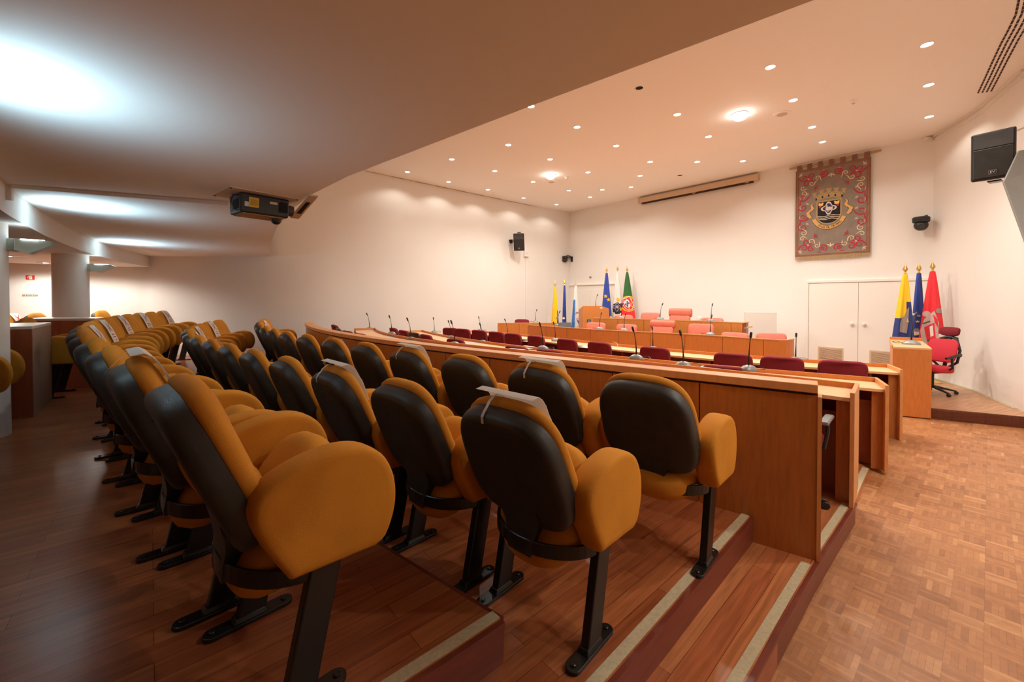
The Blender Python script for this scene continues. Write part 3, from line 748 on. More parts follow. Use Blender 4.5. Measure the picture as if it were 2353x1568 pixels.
sal_chair(True, 1555, 707, Yof(UQ, 1548, .7), 'tall salmon leather chair with roll headrest behind the raised head table', -.3, g2)
sal_chair(False, 1635, 732, Yof(UQ, 1628, .7), 'salmon leather chair, rightmost behind the raised head table', -.05, g2)
# red chair and monitor at the side table
p = atY(1195, 734, 12.6); o = dup(ch_b, (p.x, p.y, .15), 2.8, 'wine red chair standing behind the side table at the left wall', None); o['group'] = 'chairs at the side table'; o.scale = (1, 1, (p.z-.15)/.97)
mics([(1378, 756.5, 2.9), (1434, 759.5, 2.9), (1632, 769.5, 2.9)], ZH-.02, 'lower head table', 'microphones on the lower head table')
mics([(1428, 731, 2.9), (1517, 734, 2.4), (1634, 738, 2.9)], ZU-.01, 'raised head table', 'microphones on the raised head table')
mics([(1230, 741, 2.9), (1281, 748.5, 2.3)], ZH-.02, 'side table', 'microphones on the side table')
t = thing('flat_monitor', 'dark flat monitor lying back on the head table below the blue and white flags', 'monitor')
p = at(1302, 750, ZH); t.location = (p.x, p.y+.35, ZH-.1); t.rotation_euler = (0, 0, .15)
MB().box((0, 0, .08), (.34, .03, .19), Matrix.Rotation(-.35, 3, 'X')).build('screen', 'darkgrey', t, bevel=.008)
MB().box((0, .06, .012), (.2, .14, .02)).build('stand', 'blackplastic', t, bevel=.004)
p = at(1408, 797, .82)
mb = MB(); R = []
for i in range(9):
    a = PI/2*i/8; R.append([(.115*math.cos(a)*(1+.05*math.sin(5*k+i)), .09*math.cos(a)*(1+.05*math.cos(3*k)), .085*math.sin(a)+.002*math.sin(7*k+2*i)) for k in [2*PI*j/24 for j in range(24)]])
o = mb.rings(R).build('plastic_bag', 'white', smooth=True, angle=30); o.location = p
tag(o, 'small crumpled white bag bundle on the farthest council desk', 'bag')
# lectern with crest
lc = atY(1364, 745, 12.2); t = thing('lectern', 'orange wooden lectern with a crest on its front, among the flags', 'lectern', (lc.x, lc.y, .15))
t.rotation_euler = (0, 0, .12)
def lz(px, py): return atY(px, py, 12.2).z-.15
zl, zr = lz(1345, 703), lz(1396, 709)
mb = MB(); X0, X1, XM = -.385, .40, .16
mb.rings([[(X0, -.2, 0), (X1, -.2, 0), (X1, -.2, zr), (XM, -.2, zl), (X0, -.2, zl)], [(X0, .25, 0), (X1, .25, 0), (X1, .25, zr-.1), (XM, .25, zl-.12), (X0, .25, zl-.12)]]); mb.build('body', 'veneer', t, bevel=.004)
MB().box((.16, -.204, zl-.06), (.08, .006, .045)).build('name_plate', 'paper', t)
mb = MB()
def disc(mb, cx, cz, rx, rz, y, n=20): mb.face([(cx+rx*math.cos(2*PI*k/n), y, cz+rz*math.sin(2*PI*k/n)) for k in range(n)])
mb.mi = 0; mb.face([(-.265, -.203, .93), (-.145, -.203, .93), (-.145, -.203, .83), (-.175, -.203, .78), (-.205, -.203, .765), (-.235, -.203, .78), (-.265, -.203, .83)])
mb.mi = 1
for k in range(5): mb.box((-.265+.03*k, -.203, .985+(.012 if k in (1, 3) else 0)), (.018, .004, .035))
mb.box((-.205, -.203, .958), (.13, .004, .022))
for k in range(7):
    a = PI*(1.15+.7*k/6); mb.box((-.205+.085*math.cos(a), -.203, .80+.09*math.sin(a)), (.03, .004, .022))
mb.mi = 2
for dx, dz in ((.02, 0), (-.02, 0), (0, .025), (0, -.025)): disc(mb, -.205+dx, .875+dz, .022, .026, -.2055)
mb.build('crest', ['darkgrey', 'gold', 'silver'], t)
p = Vector((.0, -.02, zl)); 
o = place_copy(mic0, 'mic', (lc.x+.05, lc.y-.05, .15+zl-.05), 2.6, 'gooseneck microphone leaning right on top of the crested lectern', 'microphone on the lectern')

# ------------------------------------------------------------------ flags
def flag_front(W, H, ph, folds):
    """surface of the draped cloth: x across, z measured down from its top; returns (x, y)"""
    def f(x, z):
        w = max(.03, W(z)); u = max(-1, min(1, x/w)); d = min(1, z/(.5*H))
        y = -(.022+.045*d)*math.sqrt(max(0, 1-u*u*.92)) + .020*d*math.sin(folds*u+ph) + .006*d*math.sin(2.3*folds*u+1+2*z)
        return y
    return f
def make_flag(label, px, pytop, pybot, Y, wtop, wbot, H, matlist, colour, decals, base_z, lean=0, ph=0, folds=5, finial=True, skew=0):
    ptop = atY(px, pytop, Y); t = thing('flag', label, 'flag')
    to = Vector((-ptop.x, -ptop.y)); rz = math.atan2(to.y, to.x)+PI/2
    t.location = (ptop.x, ptop.y, base_z); t.rotation_euler = (0, 0, rz)
    zt = ptop.z-base_z
    mb = MB(); mb.tube([(0, .035, .02), (0, .035, zt+.02)], .013, 10); mb.build('pole', 'polewood', t, smooth=True)
    mb = MB(); mb.lathe([(.14, 0), (.14, .02), (.05, .045), (.02, .09), (.016, .12)], (0, .035, 0), 20); mb.build('stand', 'gold', t, smooth=True, angle=40)
    if finial == 'spear':
        mb = MB(); mb.lathe([(.016, 0), (.022, .015), (.012, .03)], (0, .035, zt), 12)
        for a in (0, PI/2):
            cx, sn = math.cos(a), math.sin(a)
            prof = [(.009, .02), (.022, .055), (.040, .078), (.030, .11), (.014, .15), (.0, .20)]
            P = [(x, z) for x, z in prof]+[(-x, z) for x, z in reversed(prof[:-1])]
            fr = [(x*cx-.005*sn, .035+x*sn+.005*cx, zt+z) for x, z in P]; bk = [(x*cx+.005*sn, .035+x*sn-.005*cx, zt+z) for x, z in P]
            mb.rings([fr, bk])
        mb.build('finial', 'gold', t)
    elif finial == 'needle':
        mb = MB(); mb.tube([(0, .035, zt), (0, .035, zt+.17)], [.010, .003], 8); mb.tube([(-.03, .035, zt+.03), (.03, .035, zt+.03)], .005, 6); mb.build('finial', 'gold', t)
    elif finial == 'ornate':
        mb = MB(); mb.lathe([(.016, 0), (.03, .03), (.018, .06), (.04, .10), (.028, .15), (.012, .18), (.004, .2)], (0, .035, zt), 14); mb.build('finial', 'gold', t, smooth=True)
    W = lambda z: wtop+(wbot-wtop)*min(1, (z/H))**.85
    fy = flag_front(W, H, ph, folds); nu, nz = 36, 48
    sk = lambda z: skew*z/H
    mb = MB(); names = []
    fr = [[Vector(((2*i/nu-1)*W(H*j/nz)+sk(H*j/nz), fy((2*i/nu-1)*W(H*j/nz), H*j/nz), zt-H*j/nz)) for i in range(nu+1)] for j in range(nz+1)]
    V = [[mb.bm.verts.new(p) for p in r] for r in fr]; B = [[mb.bm.verts.new(p+Vector((0, .012, 0))) for p in r] for r in fr]
    for j in range(nz):
        for i in range(nu):
            x = (2*(i+.5)/nu-1)*W(H*(j+.5)/nz); z = H*(j+.5)/nz
            k = colour((2*(i+.5)/nu-1), z/H)
            f = mb.bm.faces.new((V[j][i], V[j+1][i], V[j+1][i+1], V[j][i+1])); f.material_index = k
            f = mb.bm.faces.new((B[j][i], B[j][i+1], B[j+1][i+1], B[j+1][i])); f.material_index = k
    for j in range(nz):
        for i, s in ((0, 1), (nu, -1)):
            f = mb.bm.faces.new((V[j][i], B[j][i], B[j+1][i], V[j+1][i])); f.material_index = colour(-.99 if i == 0 else .99, (j+.5)/nz)
    for i in range(nu):
        f = mb.bm.faces.new((V[nz][i], B[nz][i], B[nz][i+1], V[nz][i+1])); f.material_index = colour((2*(i+.5)/nu-1), .99)
    cl = mb.build('cloth', matlist, t, smooth=True, angle=75)
    if decals:
        mb = MB(); ml = []
        for lay, (mk, poly) in enumerate(decals):
            if mk not in ml: ml.append(mk)
            mb.mi = ml.index(mk)
            pts = []
            for k in range(len(poly)):
                a, b = Vector(poly[k]), Vector(poly[(k+1) % len(poly)]); n = max(1, int((b-a).length/.02))
                pts += [a+(b-a)*(m/n) for m in range(n)]
            def put(q):
                z = q[1]*H; w = W(z); x = max(-w*.97, min(w*.97, q[0]*wbot)); return Vector((x+sk(z), fy(x, z)-.005-.0016*lay, zt-z))
            c = sum(pts, Vector((0, 0)))/len(pts); nr = 4; cv = mb.bm.verts.new(put(c))
            V_ = [[mb.bm.verts.new(put(c+(q-c)*((r+1)/nr))) for q in pts] for r in range(nr)]
            for a, b in zip(V_[0], V_[0][1:]+V_[0][:1]): f = mb.bm.faces.new((cv, a, b)); f.material_index = mb.mi
            for r in range(nr-1):
                for k in range(len(pts)):
                    l = (k+1) % len(pts); f = mb.bm.faces.new((V_[r][k], V_[r+1][k], V_[r+1][l], V_[r][l])); f.material_index = mb.mi
        mb.build('emblem', ml, cl, smooth=False)
    return t
# decal shapes in flag units: x relative to the half width at the bottom, z relative to the cloth height; asp keeps circles round
def d_star(x, z, r, asp, rot=0): return [(x+r*(1 if k % 2 == 0 else .42)*math.sin(PI*k/5+rot), z-asp*r*(1 if k % 2 == 0 else .42)*math.cos(PI*k/5+rot)) for k in range(10)]
def d_ell(x, z, r, asp, n=24, rx=1): return [(x+rx*r*math.cos(2*PI*k/n), z+asp*r*math.sin(2*PI*k/n)) for k in range(n)]
def d_rot(P, x, z, a, asp): 
    out = []
    for px, pz in P:
        dx, dz = px, pz; out.append((x+dx*math.cos(a)-dz*math.sin(a), z+asp*(dx*math.sin(a)+dz*math.cos(a))))
    return out
def rect(w, h): return [(-w, -h), (w, -h), (w, h), (-w, h)]
# the three by the lectern's right: blue with stars, white municipal, green and red
Yf = 12.75; Hc = 2.15; wb = .235; asp = wb/Hc
make_flag('dark blue flag with yellow stars beside the wooden lectern', 1394, 627.5, 0, Yf, .03, .225, Hc, ['f_blue'], lambda u, t: 0,
  [('f_yellow', d_star(-.12, .335, .30, .225/Hc, .2)), ('f_yellow', d_star(.26, .385, .30, .225/Hc, -.2)), ('f_yellow', d_star(.60, .64, .32, .225/Hc, .1)), ('f_yellow', d_star(-.3, .8, .28, .225/Hc, 0))], .15, ph=.6, folds=6, finial='spear')
sh = [(-.62, -.30), (.0, -.62), (.55, -.1), (.72, .35), (.25, .95), (-.45, 1.0), (-.75, .4)]
def quat(x, z, r, a): return [(x+(r*(1+.28*math.cos(4*t)))*math.cos(t), z+a*(r*(1+.28*math.cos(4*t)))*math.sin(t)) for t in [2*PI*k/40 for k in range(40)]]
wv = []
for k in range(3): wv.append(('f_white', [(-.75+.08*k, .60+.022*k), (-.4, .59+.022*k), (-.1, .655+.022*k), (-.1, .668+.022*k), (-.4, .602+.022*k), (-.75+.08*k, .612+.022*k)]))
make_flag('white flag with black shield emblem between the blue and the green and red flags', 1419, 624.5, 0, Yf+.15, .03, wb, Hc, ['f_white', 'f_maroon'], lambda u, t: 1 if (u > .62 and t > .46 and t < .6) else 0,
  [('f_black', d_rot(sh, .05, .51, .0, asp)), ('f_grey', quat(-.05, .515, .48, asp)), ('f_navy', quat(-.05, .515, .34, asp)), ('f_pale', quat(-.05, .515, .2, asp)),
   ('f_yellow', d_ell(.10, .405, .22, asp, 7)), ('f_yellow', d_ell(.52, .55, .2, asp, 7))]+wv, .15, ph=2.2, folds=5, finial='spear')
asp2 = .30/Hc
tow = [('f_yellow', d_rot(rect(.055, .055), .02+.50*math.cos(a), .455+asp2*.50*math.sin(a), .3, asp2)) for a in (-1.9, -1.0, -.2, .6, 1.4, 2.2)]
ring = [('f_yellow', d_ell(.05, .455, .82, asp2, 30)), ('f_red', d_ell(.05, .455, .72, asp2, 30)), ('f_yellow', d_rot(rect(.76, .04), .05, .455, .5, asp2)), ('f_yellow', d_rot(rect(.76, .04), .05, .455, -1.0, asp2))]
shp = [(-.5, -.66), (.5, -.66), (.5, .25), (.3, .6), (0, .72), (-.3, .6), (-.5, .25)]
make_flag('green and red flag with yellow ringed shield, rightmost beside the wooden lectern', 1441, 626, 0, Yf+.05, .03, .30, Hc, ['f_green', 'f_red'], lambda u, t: 0 if t < .40+.05*u else 1,
  ring+[('f_white', d_rot(shp, -.0, .455, -.45, asp2)), ('f_red', d_rot([(a*.88, b*.9) for a, b in shp], -.0, .455, -.45, asp2)), ('f_white', d_rot([(a*.55, b*.6) for a, b in shp], -.06, .455, -.45, asp2))]+tow
  + [('f_navy', d_rot(rect(.06, .08), -.06+dx, .455+dz*asp2, -.45, asp2)) for dx, dz in ((0, -.2), (0, .0), (0, .2), (-.16, .05), (.16, -.07))], .15, ph=4, folds=4, finial='spear', skew=.06)
# three at the left wall
Yl = 12.9; Hl_ = 1.36
make_flag('yellow flag by the left wall near the side table', 1275.5, 659.5, 0, Yl, .03, .13, Hl_, ['f_yellow', 'f_navy'], lambda u, t: 1 if (u > .72 and t > .55) else 0, [('f_grey', d_ell(.5, .72, .3, .13/Hl_, 7)), ('f_grey', d_ell(.3, .88, .2, .13/Hl_, 6))], .15, ph=1, folds=4, finial='spear')
make_flag('dark blue flag with white crest in the left corner', 1297, 657, 0, Yl+.35, .028, .075, 1.45, ['f_navy', 'f_blue'], lambda u, t: 0 if u > .35 else 1, [('f_white', d_ell(-.3, .72, .6, .06/1.45, 8)), ('f_grey', d_ell(.1, .85, .7, .07/1.45, 7)), ('f_white', d_ell(-.1, .93, .5, .07/1.45, 6)), ('f_black', d_ell(.1, .88, .25, .07/1.45, 6))], .15, ph=2, folds=4, finial='ornate')
make_flag('white and azure flag hanging left of the crested lectern', 1323, 656.5, 0, Yl+.2, .03, .14, 1.35, ['f_white', 'f_sky'], lambda u, t: 1 if (u < -.2 and t > .34) else 0, [('f_grey', d_ell(.35, .66, .42, .14/1.35, 9)), ('f_white', d_ell(.4, .69, .34, .14/1.35, 9)), ('f_pale', d_ell(.35, .78, .3, .14/1.35, 8)), ('f_blue', d_rot(rect(.12, .45), .6, .86, -.4, .14/1.35)), ('f_white', d_ell(.2, .94, .3, .14/1.35, 7))], .15, ph=3, folds=5, finial='needle')
# three in the right corner
Yr = 7.55
make_flag('yellow and blue flag with grey castle, leftmost in the right corner behind the small desk', 2080, 629.5, 0, Yr, .03, .16, 1.3, ['f_yellow', 'f_navy'], lambda u, t: (1 if (t > .62 if u < .35 else t > .40) else 0),
  [('f_grey', [(.25, .50), (.42, .47), (.40, .66), (.30, .84), (.10, .83), (-.30, .82), (-.28, .70), (-.12, .61), (.05, .60)]), ('f_yellow', [(.30, .62), (.46, .68), (.24, .68)])], .15, ph=.4, folds=4, finial='spear', skew=-.02)
make_flag('dark blue flag with yellow and white emblem, middle one in the right corner', 2111.5, 628, 0, Yr+.1, .03, .105, 1.32, ['f_navy', 'f_blue'], lambda u, t: 0 if u > .2 else 1,
  [('f_white', d_ell(-.55, .58, .22, .09/1.32, 9)), ('f_grey', d_ell(.05, .60, .26, .09/1.32, 5)), ('f_yellow', d_star(-.1, .68, .35, .09/1.32)), ('f_yellow', [(.55, .64), (.95, .64), (.9, .95), (.55, .95)]), ('f_white', d_ell(-.3, .84, .55, .09/1.32, 7)), ('f_grey', d_ell(-.2, .80, .4, .09/1.32, 6))], .15, ph=1.3, folds=4, finial='spear')
make_flag('red and white flag with white shield emblem, rightmost in the right corner', 2143, 624, 0, Yr-.05, .035, .20, 1.55, ['f_red', 'f_pale', 'f_white'], lambda u, t: (2 if (u > .45 and t > .72) else (1 if t > .88 else 0)),
  [('f_pale', d_ell(-.35, .50, .28, .2/1.55, 9)), ('f_pale', [(-.5, .56), (.15, .46), (.45, .60), (.35, .90), (-.55, .90), (-.75, .70)]), ('f_grey', d_ell(.45, .46, .25, .2/1.55, 6)), ('f_red', [(-.5, .66), (.15, .60), (.25, .78), (-.25, .84)]), ('f_white', [(-.15, .65), (.05, .63), (.12, .75), (-.08, .77)]), ('f_green', d_rot(rect(.26, .05), -.35, .60, -.5, .2/1.55)), ('f_green', d_rot(rect(.3, .06), .02, .80, -.4, .2/1.55)), ('f_red', [(.05, .5), (.35, .56), (.4, .66), (.2, .6)])], .15, ph=2.2, folds=4, finial='spear')

# ------------------------------------------------------------------ things on the walls
tw = (c2-c1).normalized(); nw = Vector((tw.y, -tw.x))
if nw.y > 0: nw = -nw
RZW = math.atan2(tw.y, tw.x)                   # local x runs along the back wall, local -y into the room
def on_back(px, d=0):
    b = (px-CX)/F; s = (b*c1.y-c1.x)/(tw.x-b*tw.y); return c1+tw*s+nw*d
def zat(px, py, xy): return atY(px, py, xy.y).z
W2L = [c1]+w2+[P620]
def on_left(px, d=0):
    b = (px-CX)/F
    for p, q in zip(W2L[:-1], W2L[1:]):
        t = (q-p); s = (b*p.y-p.x)/(t.x-b*t.y)
        if -.001 <= s <= 1.001:
            t.normalize(); n = Vector((t.y, -t.x))
            if n.dot(Vector((2.5, 7))-p) < 0: n = -n
            return (p+(q-p)*s)+n*d, n
RWL = [c2]+RW+RWx
def on_right(px, d=0):
    b = (px-CX)/F
    for p, q in zip(RWL[:-1], RWL[1:]):
        t = (q-p); den = t.x-b*t.y
        s = (b*p.y-p.x)/den
        if -.001 <= s <= 1.001:
            t.normalize(); n = Vector((t.y, -t.x))
            if n.dot(Vector((2.5, 6))-p) < 0: n = -n
            return (p+(q-p)*s)+n*d, n
# door 1: right double door. frame, two leaves with knob and vent
def wall_local(name, px_left, z0, kind='structure'):
    p = on_back(px_left); e = bpy.data.objects.new(name, None); COL.objects.link(e); e.location = (p.x, p.y, z0); e.rotation_euler = (0, 0, RZW)
    if kind: e['kind'] = kind
    return e, p
d_, p_ = wall_local('door_1', 1859, .15); wd_ = (on_back(2133)-p_).length; hd_ = zat(1859, 651.5, p_)-.15
mid = (on_back(1973)-p_).length
mb = MB(); mb.box((wd_/2, -.02, hd_+.035), (wd_+.1, .05, .07)); mb.box((-.03, -.02, hd_/2), (.06, .05, hd_)); mb.box((wd_+.02, -.02, hd_/2), (.05, .05, hd_)); mb.build('frame', 'door', d_, bevel=.012)
for k, (a, b) in enumerate(((.004, mid-.003), (mid+.003, wd_-.004))):
    lf = MB().box(((a+b)/2, -.012, hd_/2), (b-a, .03, hd_-.01)).build('door_leaf', 'door', d_, bevel=.002)
    kx = b-.10 if k == 0 else a+.10
    mb = MB(); mb.lathe([(.028, 0), (.028, .006), (.012, .012), (.012, .035), (.032, .045), (.034, .06), (.026, .07), (.01, .072)], (kx, -.027, 1.0), 18, (0, -1, 0)); mb.build('knob', 'white', lf, smooth=True, angle=35)
    vx = (on_back(1910)-p_).length if k == 0 else (on_back(2033)-p_).length
    mb = MB(); w, h, z = .46, .30, .30
    mb.box((vx, -.03, z), (w, .012, h)); mb.build('vent_frame', 'cream', lf, bevel=.003)
    mb = MB(); mb.box((vx, -.0372, z), (w-.06, .003, h-.06)); mb.build('vent_opening', 'slotpale', lf)
    mb = MB()
    for j in range(11): mb.box((vx, -.041, z-h/2+.045+j*.021), (w-.06, .012, .008), Matrix.Rotation(.6, 3, 'X'))
    mb.build('vent_slats', 'cream', lf)
d_, p_ = wall_local('door_2', 1312, .15); wd_ = (on_back(1413)-p_).length; hd_ = zat(1413, 652, on_back(1413))-.15
mb = MB(); mb.box((wd_/2, -.03, hd_), (wd_+.06, .07, .06)); mb.build('lintel', 'door', d_, bevel=.01)
mb = MB(); mb.box((wd_/2, -.012, hd_/2), (wd_, .024, hd_)); mb.build('frame', 'door', d_)
mid = (on_back(1358.5)-p_).length
for a, b in ((.1, mid-.006), (mid+.006, wd_-.12)): MB().box(((a+b)/2, -.026, hd_/2-.09), (b-a, .01, hd_-.18)).build('door_leaf', 'door', d_, bevel=.003)
# white cabinet board by the wall
yw = on_back(1750).y-.75; p = atY(1750, 775, yw); h = atY(1750, 719, yw).z-.15; w = 66*yw/F
e = thing('white_cabinet', 'plain white box cabinet standing against the back wall behind the head table', 'cabinet', (p.x, p.y, .15), -.25)
MB().box((0, .12, h/2), (w*.93, .24, h)).build('body', 'white', e, bevel=.004); MB().box((0, .12, h+.004), (w*.935, .245, .012)).build('lid', 'door', e, bevel=.002)
# small wall fittings
def wall_box(name, label, cat, px, py, w, h, dp, m, wall='b'):
    if wall == 'b': p = on_back(px); rz = RZW
    elif wall == 'l': p, n = on_left(px); rz = math.atan2(n.y, n.x)+PI/2
    else: p, n = on_right(px); rz = math.atan2(n.y, n.x)+PI/2
    z = zat(px, py, p); s = p.y/F
    e = thing(name, label, cat, (p.x, p.y, z), rz)
    MB().box((0, -dp/2, 0), (w, dp, h)).build('casing', m, e, bevel=.006); return e, z, s
e, z, s = wall_box('junction_box', 'small white box on the left wall beside the loudspeaker', 'wall box', 1207.5, 584, .19, .19, .07, 'white', 'l')
MB().box((0, -.072, .01), (.012, .006, .012)).build('button', 'darkgrey', e); 
MB().box((.0, -.009, -.09-1.05), (.018, .018, 2.1)).build('conduit', 'white', e)
e, z, s = wall_box('wall_socket', 'little white socket on the back wall right of the tall salmon chair', 'socket', 1607, 733, .09, .09, .05, 'white'); MB().box((.0, -.053, 0), (.04, .006, .04)).build('insert', 'door', e)
e, z, s = wall_box('door_sensor', 'tiny dark sensor on the back wall above the left door', 'sensor', 1357, 637, .05, .035, .05, 'darkgrey'); MB().box((.03, -.02, 0), (.03, .04, .03)).build('lens', 'gold', e)
# loudspeakers
def speaker(label, loc, rz, tilt, sc, wall_pt):
    t = thing('loudspeaker', label, 'loudspeaker', loc, rz); t.rotation_euler = (tilt, 0, rz); t.scale = (sc, sc, sc)
    mb = MB(); fr = [(-.19, -.17, -.30), (.19, -.17, -.30), (.19, -.17, .30), (-.19, -.17, .30)]; bk = [(-.12, .16, -.26), (.12, .16, -.26), (.12, .16, .26), (-.12, .16, .26)]
    mb.rings([fr, bk]); mb.build('cabinet', 'blackplastic', t, bevel=.02, seg=3)
    mb = MB(); mb.box((0, -.173, -.09), (.33, .012, .36)); mb.build('grille', 'shell', t, bevel=.006)
    mb = MB(); mb.rings([[(-.165, -.178, .10), (.165, -.178, .10), (.165, -.178, .28), (-.165, -.178, .28)], [(-.07, -.1705, .155), (.07, -.1705, .155), (.06, -.1705, .245), (-.06, -.1705, .245)]], False, True); mb.build('horn', 'darkgrey', t, smooth=True)
    mb = MB(); mb.box((.0, -.181, -.21), (.065, .004, .055)); bd = mb.build('badge', 'silver', t)
    mb = MB(); mb.box((.0, -.1835, -.21), (.055, .002, .046)); mb.build('badge_field', 'blackplastic', bd)
    mb = MB(); text_faces('EV', .04, lambda x, y: Vector((x, -.1852, -.21+y)), mb); mb.build('badge_letters', 'paper', bd)
    for z in (.305, -.305): MB().box((0, .02, z), (.12, .16, .02)).build('handle', 'blackmetal', t, bevel=.006)
    w = t.matrix_basis.inverted() @ Vector(wall_pt) if False else (Matrix.Translation(Vector(loc)) @ t.rotation_euler.to_matrix().to_4x4() @ Matrix.Scale(sc, 4)).inverted() @ Vector(wall_pt)
    mb = MB(); mb.tube([(0, .14, .0), (0, .22, .0), w], .018, 8); mb.box(w, (.12, .12, .12)); mb.build('wall_bracket', 'blackmetal', t)
    return t
p, n = on_left(1174, .42); q, _ = on_left(1174, .0)
speaker('black loudspeaker tilted down high on the left wall', (p.x, p.y, zat(1174, 555, p)), math.atan2(-p.y, -p.x)+PI/2-.15, .30, .92, (q.x, q.y, zat(1174, 555, p)+.05))
p = atY(2287, 361, 5.25); q, _ = on_right(2330)
speaker('large black loudspeaker high on the curved right wall', tuple(p), math.atan2(-p.y, -p.x)+PI/2-.12, .04, 1.0, (q.x, q.y, p.z+.05))
# grey wall screen at the right edge
p = atY(2340, 440, 4.75); t = thing('wall_screen', 'grey backed flat screen on a wall arm, cut by the right edge below the loudspeaker', 'screen', p, 0)
a = atY(2306, 418, 4.85); b = atY(2341, 346, 4.85); c = atY(2360, 566, 4.55)
ux = (c-a); uz = (b-a); ext = (c-a)*1.2
mb = MB(); A, B = a-p, b-p; th_ = Vector((.03, .04, 0)); sd = Vector((.75, -.35, .05))
quad = [A, A+ux*1.15, A+ux*1.15+sd, B+sd*.9, B]
mb.rings([quad, [v+th_ for v in quad]]); mb.build('panel', 'silver', t, bevel=.004)
q, _ = on_right(2353); mb = MB(); mb.tube([B+sd*.3, Vector((q.x, q.y, p.z+.35))-p], .02, 8); mb.build('arm', 'silver', t)
rb = atY(2308, 305, 5.3)-p; mb = MB(); mb.tube([rb, rb+Vector((.1, .02, .0)), atY(2360, 290, 5.3)-p], .012, 8); mb.build('upper_rod', 'cream', t)
# dome cameras
def ptz(label, loc, rz, sc):
    t = thing('ceiling_camera', label, 'camera', loc, rz); t.scale = (sc,)*3
    mb = MB(); mb.lathe([(.075, .03), (.08, .05), (.08, .085), (.07, .095)], (0, 0, 0), 24); mb.build('base', 'blackplastic', t, smooth=True, angle=40)
    mb = MB(); mb.ball((0, 0, -.005), .066, 10); hd = mb.build('head', 'blackplastic', t, smooth=True)
    mb = MB(); mb.lathe([(.032, 0), (.032, .018), (.024, .02), (.02, .012)], (0, -.055, -.02), 18, (0, -1, -.2)); mb.build('lens', 'darkgrey', hd)
    MB().box((.0, .11, .08), (.12, .2, .012)).build('shelf', 'blackmetal', t, bevel=.003); MB().box((.0, .2, .02), (.13, .012, .14)).build('wall_plate', 'blackmetal', t, bevel=.003)
    mb = MB(); mb.tube([(.03, .0, .09), (.05, .05, .115), (.02, .12, .11), (0, .19, .09)], .01, 6); mb.build('cable', 'blackplastic', t, smooth=True)
    return t
p = on_back(1308.5, .26)+tw*.02; ptz('small black dome camera in the far left corner above the flags', (p.x, p.y, zat(1309, 597, p)), RZW-.2, 1.35)
p = on_back(2117, .24); ptz('black dome camera high in the right corner beside the tapestry', (p.x, p.y, zat(2117, 517, p)), RZW+.1, 1.6)
# projection screen housing
a, b = on_back(1472, .07), on_back(1741, .07); L_ = (b-a).length; zt = ZC-.03
t = thing('screen_housing', 'long cream roller screen housing under the ceiling on the back wall', 'projection screen', (a.x, a.y, zt-.19), RZW)
MB().box((L_/2, 0, .09), (L_, .13, .15)).build('case', 'cream', t, bevel=.01)
for x in (0, L_): MB().box((x, 0, .095), (.05, .145, .17)).build('end_cap', 'cream', t, bevel=.012)
MB().box((L_/2, -.02, -.008), (L_-.18, .05, .04)).build('slot_bar', 'slot', t)
for x in (.52, .93): MB().box((L_*x, -.046, -.005), (.09, .004, .018)).build('label', 'cream', t)
# ------------------------------------------------------------------ tapestry
a, b = on_back(1828, .05), on_back(1999, .05); TW = (b-a).length; ztop = zat(1828, 383, on_back(1828)); zbot = zat(1824, 592, on_back(1828)); TH_ = ztop-zbot
cx_ = (a+b)/2
t = thing('tapestry', 'taupe embroidered tapestry with a crowned black shield hanging on the back wall', 'tapestry', (cx_.x, cx_.y, zbot), RZW)
a = on_back(1813, .05); b = on_back(2022, .05)
mb = MB(); mb.box((((a+b)/2-cx_).dot(tw), .0, TH_-.035), ((b-a).length, .022, .045)); mb.build('rod', 'polewood', t, bevel=.004)
def ty(x, z): return -.012-.010*math.sin(7*x+1)*(1-.4*z/TH_)-.005*math.sin(19*x+2*z)
nx, nz = 60, 40; Hc_ = TH_-.13
mb = MB(); G = [[mb.bm.verts.new((TW*(i/nx-.5), ty(TW*(i/nx-.5), Hc_*j/nz), Hc_*j/nz)) for i in range(nx+1)] for j in range(nz+1)]
for j in range(nz):
    for i in range(nx):
        x = abs(TW*((i+.5)/nx-.5)); z = Hc_*(j+.5)/nz
        bd = x > TW/2-.06 or z < .07 or z > Hc_-.05
        f = mb.bm.faces.new((G[j][i], G[j][i+1], G[j+1][i+1], G[j+1][i])); f.material_index = 1 if bd else 0
B_ = [[mb.bm.verts.new((v.co.x, v.co.y+.006, v.co.z)) for v in r] for r in G]
for j in range(nz):
    for i in range(nx): f = mb.bm.faces.new((B_[j][i], B_[j+1][i], B_[j+1][i+1], B_[j][i+1])); f.material_index = 0
for j in range(nz):
    for i in (0, nx): f = mb.bm.faces.new((G[j][i], G[j+1][i], B_[j+1][i], B_[j][i])); f.material_index = 1
for i in range(nx):
    for j in (0, nz): f = mb.bm.faces.new((G[j][i], B_[j][i], B_[j][i+1], G[j][i+1])); f.material_index = 1
cl = mb.build('cloth', ['tap', 'tapb'], t, smooth=True, angle=60)

